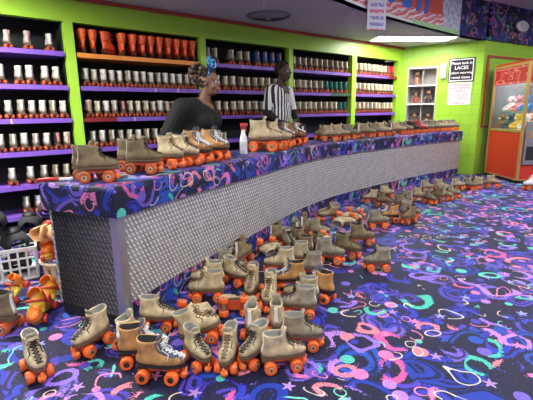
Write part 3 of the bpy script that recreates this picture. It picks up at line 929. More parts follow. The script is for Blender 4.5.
# kind, scale, place, turn, label
FLOOR = [
 ('beige', 0.95, (-1.201, 1.819, 0.0005), (0.0, 0.0, -0.838), 'beige lace-up skate alone on the carpet in front of the counter end panel'),
 ('beige', 1.0, (-0.992, 2.037, 0.0005), (0.0, 0.0, -1.955), 'beige skate standing close to the tread-plate end panel, toe towards the camera'),
 ('tan', 1.0, (-0.55, 1.765, 0.0005), (0.0, 0.0, -0.105), 'tan skate with navy facing nearest the camera, shown full side on'),
 ('tan', 1.0, (-0.68, 1.896, 0.0005), (0.0, 0.0, 0.175), 'tan skate half hidden behind the nearest tan and navy skate'),
 ('beige', 0.9, (-0.79, 2.055, 0.0005), (0.0, 0.0, 1.222), 'beige skate at the foot of the counter corner, behind two tan skates'),
 ('beige', 0.95, (-0.689, 2.247, 0.0005), (0.0, 0.0, -0.105), 'beige skate just past the counter corner, heel to the corner'),
 ('beigebrown', 0.95, (-0.556, 2.278, 0.0748), (-1.745, 0.0, -1.047), 'pale beige skate tipped on its side, orange wheels turned towards the pile'),
 ('beigebrown', 1.0, (-0.42, 2.616, 0.0005), (0.0, 0.0, 3.176), 'beige skate of a close pair facing the counter, brown laces hanging loose'),
 ('beigebrown', 1.0, (-0.437, 2.801, 0.0005), (0.0, 0.0, 3.142), 'farther beige skate of the close pair facing the counter, hidden behind its mate'),
 ('beigebrown', 1.0, (-0.362, 2.032, 0.0286), (0.0, -0.384, -0.14), 'plump beige skate leaning back over fallen orange wheels'),
 ('beigebrown', 0.95, (-0.221, 2.346, 0.0748), (-1.745, 0.0, 0.105), 'overturned beige skate showing two pairs of orange wheels behind the leaning one'),
 ('beige', 0.9, (-0.383, 1.88, 0.0005), (0.0, 0.0, -0.873), 'beige skate with black laces beside the nearest tan one, toe to the camera'),
 ('beigebrown', 0.92, (-0.207, 1.866, 0.0005), (0.0, 0.0, -1.71), 'beige skate with brown laces pointing at the camera, middle of the front row'),
 ('beige', 0.92, (-0.067, 1.896, 0.0005), (0.0, 0.0, -2.182), 'beige skate with dark laces angled towards the camera, beside the front-row side-on skate'),
 ('beige', 0.93, (0.065, 1.833, 0.0005), (0.0, 0.0, 0.157), 'beige skate at the open end of the front row, shown side on with dangling lace'),
 ('grey', 0.93, (0.178, 2.019, 0.0005), (0.0, 0.0, -0.07), 'grey-beige skate directly behind the side-on one at the open end of the front row'),
 ('beige', 0.95, (-0.093, 2.161, 0.0005), (0.0, 0.0, 1.431), 'beige skate seen from its white-striped heel, second row of the floor pile'),
 ('beige', 0.95, (0.052, 2.188, 0.0005), (0.0, 0.0, 1.501), 'beige skate seen from the heel beside another, black lace on top'),
 ('beigebrown', 1.05, (-0.109, 2.65, 0.0005), (0.0, 0.0, -1.693), 'tall beige skate facing the camera, one of two standing together in mid pile'),
 ('beigebrown', 1.05, (0.015, 2.513, 0.0005), (0.0, 0.0, -1.745), 'tall beige skate facing the camera, the nearer of two standing together in mid pile'),
 ('grey', 0.95, (0.208, 2.372, 0.0005), (0.0, 0.0, 3.002), 'grey-beige skate with red-rimmed wheels standing next to the tan heel'),
 ('beige', 0.95, (0.242, 2.521, 0.0005), (0.0, 0.0, 2.967), 'beige skate wedged between the grey one and the tan heel'),
 ('tan', 1.0, (0.368, 2.605, 0.0005), (0.0, 0.0, 2.443), 'tan skate with black collar and sole at the edge of the open carpet'),
 ('tan', 1.0, (0.174, 2.773, 0.0005), (0.0, 0.0, 3.229), 'tan and navy skate deeper in the pile, toe towards the counter'),
 ('beige', 1.0, (0.112, 3.086, 0.0005), (0.0, 0.0, 3.176), 'beige skate side on with white heel stripe, toe towards the counter, middle of pile'),
 ('beige', 1.0, (0.247, 3.235, 0.0005), (0.0, 0.0, 3.176), 'beige skate with white heel stripe just beyond the side-on one in mid pile'),
 ('grey', 0.95, (0.334, 2.996, 0.0005), (0.0, 0.0, 3.107), 'grey-beige skate at the pile edge, heel to the open carpet, above the tan heel'),
 ('olive', 1.05, (-0.217, 3.308, 0.0005), (0.0, 0.0, 1.134), 'rounded dark olive skate standing alone near the counter base'),
 ('beigebrown', 0.95, (-0.031, 3.656, 0.0748), (1.745, 0.0, 0.524), 'pale skate fallen over with its orange chassis showing near the counter base'),
 ('beige', 0.95, (-0.259, 2.893, 0.0005), (0.0, 0.0, -0.681), 'beige skate with black laces between the close pair and the mid pile'),
 ('grey', 0.95, (-0.308, 3.078, 0.0005), (0.0, 0.0, -0.349), 'grey skate behind the black-laced one, nearer the counter'),
 ('olive', 1.0, (0.118, 3.827, 0.0005), (0.0, 0.0, 0.698), 'olive skate in the dense heap, first along the counter side'),
 ('grey', 0.95, (0.198, 3.65, 0.0005), (0.0, 0.0, -1.222), 'grey skate in the dense heap, just in front of the olive one by the counter'),
 ('olive', 0.95, (0.336, 3.676, 0.0005), (0.0, 0.0, -0.454), 'olive skate standing in the middle of the dense heap'),
 ('grey', 0.95, (0.291, 3.988, 0.0005), (0.0, 0.0, 1.745), 'grey skate in the dense heap with its back turned, close to the counter'),
 ('beige', 0.92, (0.489, 3.868, 0.0725), (1.745, 0.0, 0.419), 'beige skate lying on its side on the dense heap'),
 ('olive', 0.95, (0.408, 4.193, 0.0005), (0.0, 0.0, 1.222), 'olive skate in the dense heap below the fallen beige trio'),
 ('grey', 0.95, (0.53, 3.991, 0.0005), (0.0, 0.0, -0.279), 'grey skate at the outer edge of the dense heap'),
 ('olive', 0.95, (0.312, 3.438, 0.0005), (0.0, 0.0, 3.037), 'olive skate in front of the dense heap, toe towards the counter'),
 ('olive', 0.92, (0.483, 3.504, 0.0005), (0.0, 0.0, -1.047), 'olive skate between the dense heap and the pair with orange toe wheels'),
 ('grey', 1.0, (0.539, 3.305, 0.0005), (0.0, 0.0, -0.192), 'grey-beige skate with white heel, left one of the pair with orange toe wheels'),
 ('olive', 1.0, (0.72, 3.436, 0.0005), (0.0, 0.0, -0.611), 'dark olive skate, right one of the pair with orange toe wheels'),
 ('olive', 1.0, (0.925, 3.764, 0.0005), (0.0, 0.0, 0.0), 'olive skate with white heel beside the open carpet, behind the dark pair'),
 ('grey', 0.88, (0.926, 3.121, 0.0005), (0.0, 0.0, 3.072), 'single grey-brown skate standing apart on the open carpet'),
 ('beigebrown', 1.05, (0.722, 4.673, 0.0361), (-0.611, 0.0, 3.491), 'pale beige skate of the fallen trio, nearest the counter end'),
 ('beigebrown', 1.05, (0.946, 4.57, 0.0827), (1.745, 0.0, -0.454), 'pale beige skate in the middle of the fallen trio'),
 ('beigebrown', 1.05, (1.106, 4.75, 0.0827), (1.745, 0.0, -0.768), 'pale beige skate at the outer side of the fallen trio'),
 ('grey', 0.95, (1.254, 4.345, 0.0005), (0.0, 0.0, 0.035), 'grey-beige skate with white heel in front of the dark far cluster'),
 ('tan', 0.95, (1.465, 4.589, 0.0005), (0.0, 0.0, 3.107), 'tan skate among grey ones in the far cluster'),
 ('olive', 0.95, (1.681, 4.532, 0.0005), (0.0, 0.0, 3.735), 'olive skate with white heel at the front of the far cluster'),
 ('grey', 0.95, (1.765, 4.758, 0.0005), (0.0, 0.0, -0.524), 'grey skate with dark laces at the outer front of the far cluster'),
 ('beige', 0.9, (1.515, 5.611, 0.0005), (0.0, 0.0, 3.107), 'beige skate by the counter base band, first of the far cluster'),
 ('olive', 0.95, (1.615, 5.355, 0.0005), (0.0, 0.0, -0.698), 'olive skate in the middle of the far cluster'),
 ('olive', 0.95, (1.83, 5.23, 0.0005), (0.0, 0.0, -0.349), 'dark olive skate behind the front of the far cluster'),
 ('grey', 0.95, (1.942, 5.457, 0.0005), (0.0, 0.0, 2.618), 'grey skate at the back of the far cluster, close to the counter'),
 ('beige', 0.9, (1.829, 5.936, 0.0005), (0.0, 0.0, 0.175), 'beige skate at the back of the far cluster beside the base band'),
 ('beige', 0.9, (2.245, 5.698, 0.0005), (0.0, 0.0, -0.524), 'beige skate starting the far row along the counter, dark lining'),
 ('grey', 0.9, (2.322, 5.511, 0.0005), (0.0, 0.0, -1.222), 'grey skate second in the far row along the counter'),
 ('olive', 0.9, (2.488, 5.683, 0.0005), (0.0, 0.0, 2.793), 'olive skate third in the far row along the counter'),
 ('beige', 0.9, (2.632, 5.742, 0.0005), (0.0, 0.0, -0.873), 'beige skate fourth in the far row along the counter'),
 ('grey', 0.9, (2.795, 5.872, 0.0005), (0.0, 0.0, -0.524), 'grey skate fifth in the far row along the counter'),
 ('grey', 0.9, (2.606, 6.352, 0.0005), (0.0, 0.0, 0.175), 'grey skate behind the far row, against the base band'),
 ('beige', 0.9, (2.863, 6.418, 0.0005), (0.0, 0.0, -0.349), 'beige skate behind the far row, against the base band'),
 ('beige', 0.9, (3.174, 6.482, 0.0005), (0.0, 0.0, 0.0), 'beige skate in the last row before the red arcade machine, first from the counter'),
 ('grey', 0.9, (3.383, 6.509, 0.0005), (0.0, 0.0, -0.768), 'grey skate in the last row before the red arcade machine, second from the counter'),
 ('beige', 0.9, (3.516, 6.562, 0.0005), (0.0, 0.0, 2.723), 'beige skate in the last row before the red arcade machine, third from the counter'),
 ('olive', 0.9, (3.659, 6.637, 0.0005), (0.0, 0.0, -0.349), 'olive skate in the last row before the red arcade machine, fourth from the counter'),
 ('beige', 0.9, (3.879, 6.701, 0.0005), (0.0, 0.0, -0.698), 'beige skate with white heel closest to the red arcade machine'),
 ('olive', 1.15, (-1.667, 2.259, 0.0005), (0.0, 0.0, 2.88), 'dark brown skate cut by the picture edge near the white basket'),
 ('white', 1.0, (4.349, 6.395, 0.0005), (0.0, 0.0, 3.142), 'white skate toe entering at the picture edge beyond the open carpet'),
 ('orange', 0.86, (-1.79, 2.673, 0.0506), (0.0, 0.733, -2.007), 'orange and yellow toddler skate tilted forward, beside the white basket'),
 ('orange', 0.95, (-1.493, 2.392, 0.0559), (0.0, 0.733, -1.326), 'orange and yellow toddler skate tilted forward in front of the beige basket'),
 ('orange', 0.95, (-1.514, 2.586, 0.0559), (0.0, 0.733, -1.501), 'orange and yellow toddler skate tilted forward, touching the counter end'),
]
# ------------------------------------------------------------------ skates on the floor
for kind, sc, loc, rot, lab in FLOOR:
    if kind in KID: kid_skate(kind, lab, loc, rot, sc, 'toddler skates by the baskets')
    else: skate(kind, lab, loc, rot, sc, 'rental skates on the carpet', hubs=loc[1] < 6.5)

# ------------------------------------------------------------------ skates on the counter
CG = 'rental skates on the counter'
def cs(s, back, yaw, kind, sc, lab, dx=0.0, dy=0.0, rx=0.0):
    p, a = on_counter(s, back)
    if rx: p.z += .035*sc
    skate(kind, lab, (p.x+dx, p.y+dy, p.z), (rx, 0, math.radians(yaw)), sc, CG, hubs=p.y < 6.5)
COUNTER = [
 (.10,.40,14,'small_olive',1.0,'olive skate with white heel at the customer end of the counter, nearest its edge',0,0),
 (.10,.40,14,'small_olive',1.0,'olive skate with white heel at the customer end of the counter, behind its mate',-.09,.125),
 (.47,.34,-4,'small_olive',1.06,'olive skate with white heel, full side on, second pair from the counter end, nearer one',0,0),
 (.47,.34,-4,'small_olive',1.06,'olive skate with white heel, second pair from the counter end, farther one',-.115,.155),
 (.755,.36,-34,'small_beigebrown',1.1,'beige laced skate between olive and tan pairs on the counter, nearer one',0,0),
 (.755,.36,-34,'small_beige',1.1,'beige laced skate between olive and tan pairs on the counter, farther one',.092,.128),
 (1.08,.38,-34,'small_tan',1.22,'tan skate with navy facing on the counter in front of the woman, nearer the end',0,0),
 (1.31,.36,-34,'small_tan',1.22,'tan skate with navy facing on the counter, next to the olive trio',0,0),
 (1.42,.84,165,'small_olive',1.06,'olive skate with white heel turned away, beside the tan pair on the counter',0,0),
 (1.60,.74,172,'small_grey',1.02,'grey-brown skate with white heel turned away, middle of the counter trio',0,0),
 (1.82,.90,168,'small_olive',.98,'olive skate turned away, nearest the spray bottle',0,0),
 (2.17,.30,-12,'small_beigebrown',1.5,'large pale beige skate with brown laces next to the spray bottle',0,0),
 (2.17,.30,-12,'small_beige',1.4,'pale beige skate just behind the large one by the spray bottle',.13,.205),
 (2.74,.42,-36,'small_tan',1.3,'tan skate on the counter in front of the striped shirt, nearer the spray bottle',0,0),
 (3.0,.42,-36,'small_tan',1.3,'tan skate on the counter in front of the striped shirt, farther from the spray bottle',0,0),
 (3.30,.82,75,'olive',1.0,'dark olive skate past the tan pair, white heel towards the rink',0,0),
 (3.49,.72,80,'dark',1.0,'blackish skate past the tan pair, white heel towards the rink',0,0),
]
KITS['dark'] = small(skate_kit('dark', 'lining', 'dark', 'lace_dark', 'sole_tan', 'wheel', 'hub'), .94, .95, 1.05, .80)
for a in COUNTER: cs(*a)
FARK = ['beigebrown','beige','grey','olive','beige','grey','beige','olive','beige','grey','dark','red','grey','grey','beige','grey','grey']
FARW = {'beigebrown':'pale beige','beige':'beige with white heel','grey':'grey-brown','olive':'olive','dark':'blackish','red':'red'}
rr = random.Random(21)
for i, kd in enumerate(FARK):
    s = 3.78 + i*.23
    yaw = math.degrees(on_counter(s, .4)[1]) + (-55 if i not in (3, 7) else 40) + rr.uniform(-10, 10)
    cs(s, .30, yaw, kd, 1.0, '%s skate on the far counter run, %s after the blackish skate' % (FARW[kd], ordn(i)) if kd != 'red' else 'red leather skate with white laces on the far end of the counter')
for i, kd in enumerate(['grey','beige','olive','grey','beige','olive','grey','beige']):
    s = 3.95 + i*.44
    yaw = math.degrees(on_counter(s, .8)[1]) + 95 + rr.uniform(-14, 14)
    cs(s, .80, yaw, kd, .88, '%s skate in the back row of the far counter run, %s along' % (FARW[kd].split(' with')[0], ordn(i)))

# spray bottle
p, _ = on_counter(1.86, .40)
b = thing('spray_bottle', 'white spray bottle with red trigger head standing among the counter skates', 'bottle', p, (0,0,1.1), scale=1.22)
MB().lathe([(.028,0),(.031,.004),(.031,.11),(.028,.135),(.018,.165),(.015,.185),(.015,.20)], 18).build('body', M['whiteboot'], b, True)
h = MB(); h.box((-.030,-.013,.222),(.055,.013,.250), bev=.006); h.lathe([(.019,.198),(.019,.224)], 14); h.box((.052,-.008,.232),(.066,.008,.246), bev=.002)
h.build('spray_head', M['red'], b)
MB().tube([(.030,0,.226),(.042,0,.205),(.038,0,.180)], .006, 6).build('trigger', M['red'], b)
MB().lathe([(.0316,.05),(.0316,.10)], 18, cap0=False, cap1=False).build('paper_label', plain('faint_label', (.55,.58,.60)), b, True)
# hand tool at the end
p, _ = on_counter(.02, .93)
tl = thing('hand_tool', 'red and white handled skate tool lying on the customer end of the counter', 'tool', (p.x+.03, p.y-.01, p.z), (0,0,.35))
mb = MB(); mb.tube([(-.10,0,.014),(-.03,.006,.014),(.02,.0,.014)], [.012,.013,.010], 8); mb.build('handle', M['red'], tl, True)
mb = MB(); mb.tube([(.018,0,.013),(.075,-.004,.013)], [.010,.008], 8); mb.box((.065,-.022,.003),(.095,.018,.021), bev=.004); mb.build('head', M['whiteboot'], tl)

# ------------------------------------------------------------------ people
def remeshed(mb, name, mats, voxel, smooth=4):
    me = mb.data(name + '_raw', mats, True)
    o = bpy.data.objects.new(name + '_raw', me); COL.objects.link(o)
    r = o.modifiers.new('r', 'REMESH'); r.mode = 'VOXEL'; r.voxel_size = voxel; r.use_smooth_shade = True
    s = o.modifiers.new('s', 'SMOOTH'); s.iterations = smooth; s.factor = .5
    dg = bpy.context.evaluated_depsgraph_get(); dg.update()
    out = bpy.data.meshes.new_from_object(o.evaluated_get(dg)); out.name = name
    bpy.data.objects.remove(o); bpy.data.meshes.remove(me)
    if not out.materials:
        out.materials.append(mats if not isinstance(mats, list) else mats[0])
    return out

def skin(name, c):
    return plain(name, c, .5, var=.08, nscale=9)

def head_shapes(mb, c, k=1.0, turn=0.0):
    R = Matrix.Rotation(turn, 4, 'Z')
    def e(p, r, seg=20, rg=14):
        b0 = len(mb.v); mb.ell((0,0,0), [x*k for x in r], seg=seg, rings=rg)
        q = R @ Vector([x*k for x in p])
        for i in range(b0, len(mb.v)):
            v = R @ Vector(mb.v[i]); mb.v[i] = (v.x+q.x+c[0], v.y+q.y+c[1], v.z+q.z+c[2])
    e((-.008,0,.03), (.100,.078,.095)); e((.018,0,-.03), (.076,.064,.092)); e((.034,0,-.088), (.050,.046,.034))
    e((.050,.035,-.035), (.040,.028,.040)); e((.050,-.035,-.035), (.040,.028,.040))
    e((.080,.030,.022), (.018,.026,.010)); e((.080,-.030,.022), (.018,.026,.010))
    e((.093,0,-.005), (.014,.010,.030)); e((.102,0,-.026), (.018,.019,.013))
    e((.090,0,-.060), (.018,.028,.008)); e((.088,0,-.074), (.017,.025,.009))
    e((-.008,.080,-.008), (.022,.010,.032)); e((-.008,-.080,-.008), (.022,.010,.032))
    return lambda p: R @ Vector([x*k for x in p]) + Vector(c)

def hand(mb, w, d, side, k=1.0):
    """palm and five bent fingers from wrist w along direction d"""
    w, d = Vector(w), Vector(d).normalized(); s = d.cross(Vector((0,0,1)))
    s = s.normalized() if s.length > .1 else Vector((0,1,0))
    n = s.cross(d).normalized()
    pc = w + d*.05*k
    for t in (-.026,-.009,.009,.026): mb.cap(w + s*t*.7*k, w + d*.085*k + s*t*k, .013*k, .011*k, n=8)
    for t, L in ((-.030,.062),(-.010,.075),(.010,.070),(.029,.055)):
        a = w + d*.088*k + s*t*k; b = a + (d*.8 - n*.3)*L*.5*k; c = b + (d*.5 - n*.8)*L*.5*k
        mb.cap(a, b, .0088*k, .0082*k, n=8); mb.cap(b, c, .0082*k, .0068*k, n=8)
    a = w + d*.025*k - s*side*.028*k; b = a + (d*.6 - s*side*.6)*.04*k; c = b + (d*.9 - s*side*.1 - n*.2)*.035*k
    mb.cap(a, b, .012*k, .010*k, n=8); mb.cap(b, c, .010*k, .008*k, n=8)

def person(label, loc, yaw, skinmat, H, build, arms, headturn, shirt, trousers, sleeve_to, neck_z, fore_mat=None, headc=(.07,0), headk=1.0):
    """build: list of torso ellipsoids; arms: shoulder, elbow, wrist for both sides (unit = metres for this figure)"""
    body = MB(); hz = H - .125
    hp = head_shapes(body, (headc[0], headc[1], hz), headk, headturn)
    body.cap((headc[0]-.08, 0, hz-.21), (headc[0]-.018, headc[1], hz-.06), .062, .056)
    for c, r in build['torso']: body.ell(c, r, seg=24, rings=16)
    for (a, b, ra, rb) in build['limbs']: body.cap(a, b, ra, rb)
    for side, (sh, el, wr, hd) in arms.items():
        body.cap(sh, el, build['arm'][0], build['arm'][1]); body.cap(el, wr, build['arm'][1], build['arm'][2])
        hand(body, wr, hd, side)
    me = remeshed(body, 'person', skinmat, .0075, 3)
    o = obj('person', me, None, loc, (0,0,yaw)); tag(o, label, 'person')
    # shirt: the torso and arms a little fuller
    sh_ = MB(); g = .014
    for c, r in build['torso'][:build['shirt_n']]: sh_.ell(c, [x+g for x in r], seg=24, rings=16)
    for (a, b, ra, rb) in build['shoulder']: sh_.cap(a, b, ra+g, rb+g)
    for side, (s, el, wr, hd) in arms.items():
        e2 = Vector(s).lerp(Vector(el), min(1, sleeve_to)); sh_.cap(s, e2, build['arm'][0]+g, build['arm'][0]*(1-min(1,sleeve_to)) + build['arm'][1]*min(1,sleeve_to)+g)
        if sleeve_to > 1: sh_.cap(el, Vector(el).lerp(Vector(wr), sleeve_to-1), build['arm'][1]+g, build['arm'][2]+g)
    shm = remeshed(sh_, 'shirt', shirt, .010, 3)
    # cut the neckline
    bm = bmesh.new(); bm.from_mesh(shm)
    cut = [v for v in bm.verts if neck_z(v.co)]
    bmesh.ops.delete(bm, geom=cut, context='VERTS'); bm.to_mesh(shm); bm.free()
    obj('shirt', shm, o)
    if fore_mat:
        fs_ = MB()
        for side, (s, el, wr, hd) in arms.items():
            e2 = Vector(s).lerp(Vector(el), .35)
            fs_.cap(e2, el, build['arm'][0]*.9+.006, build['arm'][1]+.010); fs_.cap(el, Vector(el).lerp(Vector(wr), .93), build['arm'][1]+.010, build['arm'][2]+.009)
        obj('undershirt_sleeves', remeshed(fs_, 'undershirt_sleeves', fore_mat, .010, 2), o)
    tr = MB()
    for c, r in build['torso'][build['shirt_n']:]: tr.ell(c, [x+.008 for x in r], seg=24, rings=16)
    for (a, b, ra, rb) in build['limbs'][:4]: tr.cap(a, b, ra+.012, rb+.014)
    obj('trousers', remeshed(tr, 'trousers', trousers, .012, 2), o)
    for s in (-1, 1):
        f = build['foot'][0 if s < 0 else 1]
        e = MB(); e.cap((f[0]-.06, f[1], .040), (f[0]+.15, f[1], .035), .042, .036); e.box((f[0]-.10,f[1]-.04,.0),(f[0]+.19,f[1]+.04,.022), bev=.008)
        e.build('shoe', M['sole_black'], o, True)
    eyeW, eyeD = M['whiteboot'], M['lining']
    for s in (-1, 1):
        q = hp((.082, s*.030, .004)); ey = MB().ell(q, (.011,.013,.010), seg=10, rings=8)
        q2 = hp((.091, s*.030, .004)); ey.ell(q2, (.0045,.006,.006), 1, seg=8, rings=6)
        ey.build('eye', [eyeW, eyeD], o, True)
    return o, hp

STAFF = .1655
blackcloth = plain('black_jersey', (.006,.006,.007), .85, bump=.2)
wb = {'torso': [((.03,0,1.11),(.175,.215,.19)), ((.01,0,.93),(.195,.225,.20)), ((.13,.085,1.06),(.100,.095,.09)), ((.13,-.085,1.06),(.100,.095,.09)), ((.02,0,1.22),(.12,.20,.085)), ((-.02,0,.77),(.20,.23,.16))],
      'shirt_n': 5, 'limbs': [((.0,.11,.75),(.02,.12,.42),.115,.075), ((.02,.12,.42),(.0,.12,.06),.072,.045), ((.0,-.11,.75),(.02,-.12,.42),.115,.075), ((.02,-.12,.42),(.0,-.12,.06),.072,.045),
                              ((0,.12,.04),(.15,.13,.03),.035,.03), ((0,-.12,.04),(.15,-.13,.03),.035,.03)],
      'shoulder': [((.01,-.20,1.205),(.01,.20,1.205),.080,.080)], 'arm': (.095,.074,.040), 'foot': [(.0,-.12),(.0,.12)]}
warms = {1: ((.0,.225,1.19),(-.06,.285,.94),(.15,.22,.83),(.9,-.2,-.25)), -1: ((-.03,-.23,1.19),(-.17,-.30,.93),(.08,-.27,.80),(.9,.15,-.25))}
wo, whp = person('woman in black long-sleeved top, curly hair with blue bow, behind the counter', (-.735,4.38,STAFF), math.radians(-22), skin('brown_skin', (.23,.115,.068)), 1.575,
    wb, warms, math.radians(10), blackcloth, M['black'], 1.96, lambda c: c.z > 1.265 and abs(c.y) < .11 or (c.z > 1.17 + abs(c.y)*.7 and c.x > .09 and abs(c.y) < .10), headc=(.165,-.01), headk=1.08)
# curly hair gathered up and back
rh = random.Random(4); mb = MB()
for i in range(330):
    while True:
        v = Vector((rh.uniform(-1,1), rh.uniform(-1,1), rh.uniform(-1,1)))
        if .3 < v.length < 1: v.normalize(); break
    if i < 180:
        q = Vector((-.012,0,.032)) + Vector((v.x*.103, v.y*.082, v.z*.098))
        if q.x > .045 and q.z < .088 or q.z < -.04 or (q.x > .0 and q.z < .045): continue
        r = rh.uniform(.012,.018)
    else:
        q = Vector((-.105,0,.092)) + Vector((v.x*.082, v.y*.078, v.z*.085))*rh.uniform(.75,1.08); r = rh.uniform(.012,.021)
    q = whp(q); mb.ell(q, (r, r, r), 1 if (i >= 180 and rh.random() < .55) else 0, seg=7, rings=5)
hair = mb.build('hair', [plain('dark_curls', (.022,.014,.010), .8), plain('bleached_curl_tips', (.17,.105,.055), .8)], wo, True)
gl = NT('blue_glitter'); vz = gl.vor(gl.coord(), 140, '3D'); gl.col(gl.ramp(gl.sep(vz.outputs['Color'])[0], [(0,(.01,.10,.32)),(.5,(.03,.30,.60)),(.85,(.30,.75,.95))], 'CONSTANT')); gl.set(.25, .3)
mb = MB()
for s, hgt in ((-1,.105),(1,.088)):
    c = whp((.030, s*.034, .132))
    for k in range(3):
        rad = .036 - k*.004
        pts = [c + Vector((math.sin(a)*.010 + k*.008 - .008, s*(.002+math.sin(a)*rad), (1-math.cos(a))*hgt*.5)) for a in [2*PI*i/12 for i in range(12)]]
        mb.tube(pts, .014, 6, closed=True)
mb.ell(whp((.030,0,.128)), (.018,.020,.016))
band = [whp((.028*math.cos(a*.0)+.0, .086*math.sin(a), .035+.100*math.cos(a))) for a in [-1.5+3.0*i/14 for i in range(15)]]
mb.tube(band, .007, 6)
bow = mb.build('hair_bow', gl.m, wo, True); bow['label'] = 'glittery blue bow on a headband'

# man in the striped referee shirt
st = NT('referee_stripes'); xyz = st.xyz(st.coord())
an = st.math('ARCTAN2', xyz[1], st.math('ADD', xyz[0], .02))
fr = st.math('FRACT', st.math('MULTIPLY', st.math('ADD', an, 3.2), 3.5))
st.col(st.mix(st.math('GREATER_THAN', fr, .5), C4((.72,.72,.72)), C4((.012,.012,.015)))); st.set(.8)
mbd = {'torso': [((.00,0,1.33),(.125,.190,.20)), ((.01,0,1.12),(.120,.165,.20)), ((-.02,0,1.46),(.085,.165,.075)), ((.0,0,.95),(.125,.165,.14))],
      'shirt_n': 3, 'limbs': [((.0,.09,.93),(.02,.10,.52),.090,.062), ((.02,.10,.52),(.0,.10,.07),.060,.040), ((.0,-.09,.93),(.02,-.10,.52),.090,.062), ((.02,-.10,.52),(.0,-.10,.07),.060,.040),
                              ((0,.10,.04),(.16,.11,.03),.038,.032), ((0,-.10,.04),(.16,-.11,.03),.038,.032)],
      'shoulder': [((-.01,-.19,1.45),(-.01,.19,1.45),.062,.062)], 'arm': (.064,.048,.032), 'foot': [(.0,-.10),(.0,.10)]}
marms = {1: ((-.01,.205,1.44),(.03,.27,1.15),(.20,.15,.98),(.8,-.4,-.3)), -1: ((-.01,-.205,1.44),(-.05,-.255,1.15),(.14,-.16,.97),(.8,.4,-.3))}
mo, mhp = person('man in black and white striped referee shirt standing behind the counter', (.22,5.93,STAFF), math.radians(-40), skin('dark_brown_skin', (.060,.030,.020)), 1.825,
    mbd, marms, math.radians(12), st.m, M['black'], .85, lambda c: c.z > 1.475 and abs(c.y) < .085 or (c.z > 1.40 and c.x > .05 and abs(c.y) < .05), fore_mat=blackcloth, headc=(.055,0), headk=1.1)
mb = MB()
for i in range(420):
    v = Vector((rh.gauss(0,1), rh.gauss(0,1), rh.gauss(0,1))).normalized()
    q = Vector((-.012,0,.036)) + Vector((v.x*.101, v.y*.080, v.z*.096))
    if q.x > .055 and q.z < .085 or q.z < -.03 or (q.x > .02 and q.z < .05): continue
    q = mhp(q); mb.ell(q, (.011,.011,.010), seg=6, rings=4)
mb.build('hair', plain('short_black_hair', (.010,.008,.007), .9), mo, True)
MB().tube([(-.02,-.085,1.50),(.09,-.075,1.43),(.140,-.02,1.27),(.140,.02,1.27),(.09,.075,1.43),(-.02,.085,1.50)], .006, 6).build('lanyard', blackcloth, mo, True)
MB().box((.138,-.022,1.225),(.148,.022,1.275), bev=.003).build('whistle', M['whiteboot'], mo)

# ------------------------------------------------------------------ niche with dolls, signs, dispenser (on the block wall)
def w2(x, y, z): return W2 @ Vector((x, y, z))
t = thing('display_niche', 'white shelved niche let into the lime block wall, holding small dolls', 'shelf', P2, (0,0,W2A))
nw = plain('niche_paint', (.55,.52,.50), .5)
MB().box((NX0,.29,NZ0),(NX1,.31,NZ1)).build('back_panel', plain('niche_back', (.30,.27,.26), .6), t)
for x in (NX0+.001, NX1-.016): MB().box((x,.004,NZ0+.001),(x+.015,.289,NZ1-.001)).build('side_panel', nw, t)
for z in (NZ0+.001, 1.42, 1.80, NZ1-.032): MB().box((NX0+.017,.004,z),(NX1-.017,.289,z+.03)).build('shelf', M['white'], t)
MB().box((.408,.09,.962),(.420,.289,2.157)).build('divider', nw, t)
def doll(x, y, z, sc, yaw, cloth, label, hairc):
    d = thing('doll', label, 'doll', w2(x, y, z), (0,0,W2A+yaw), 'dolls in the niche', sc)
    b = MB(); b.lathe([(.045,0),(.050,.02),(.035,.07),(.030,.10),(.014,.115)], 14)
    b.build('dress', cloth, d, True)
    s = MB(); s.ell((0,0,.150),(.034,.032,.038), seg=14, rings=10)
    for q in (-1, 1): s.cap((q*.028,0,.10),(q*.050,-.035,.055),.010,.008,n=8); s.cap((q*.020,-.03,.012),(q*.028,-.085,.012),.012,.010,n=8)
    s.ell((0,-.033,.147),(.006,.006,.006), seg=8, rings=6)
    s.build('body', dsk, d, True)
    h = MB(); h.ell((0,.010,.160),(.040,.034,.038), seg=12, rings=8)
    for q in (-1, 1): h.ell((q*.040,.006,.165),(.018,.018,.020), seg=10, rings=6)
    h.build('hair', hairc, d, True)
dsk = plain('doll_brown', (.26,.12,.07), .5); blk = plain('doll_black_hair', (.012,.010,.010), .7)
doll(.29,.13,1.8305,1.45,.1, plain('doll_tan_dress', (.42,.20,.12)), 'doll in a tan dress on the top niche shelf', blk)
doll(.28,.15,1.4505,1.25,.3, plain('doll_red_dress', (.30,.05,.03)), 'doll in a dark red dress on the middle niche shelf, beside a black one', blk)
doll(.55,.13,1.4505,1.45,-.1, plain('doll_black_dress', (.02,.02,.03)), 'doll in a black dress on the middle niche shelf', blk)
doll(.28,.15,.9615,1.5,.0, plain('doll_grey_dress', (.05,.05,.05)), 'dark doll on the bottom niche shelf, nearer the rack wall', blk)
doll(.56,.15,.9615,1.5,.2, plain('doll_brown_dress', (.05,.035,.03)), 'dark doll on the bottom niche shelf, nearer the signs', blk)

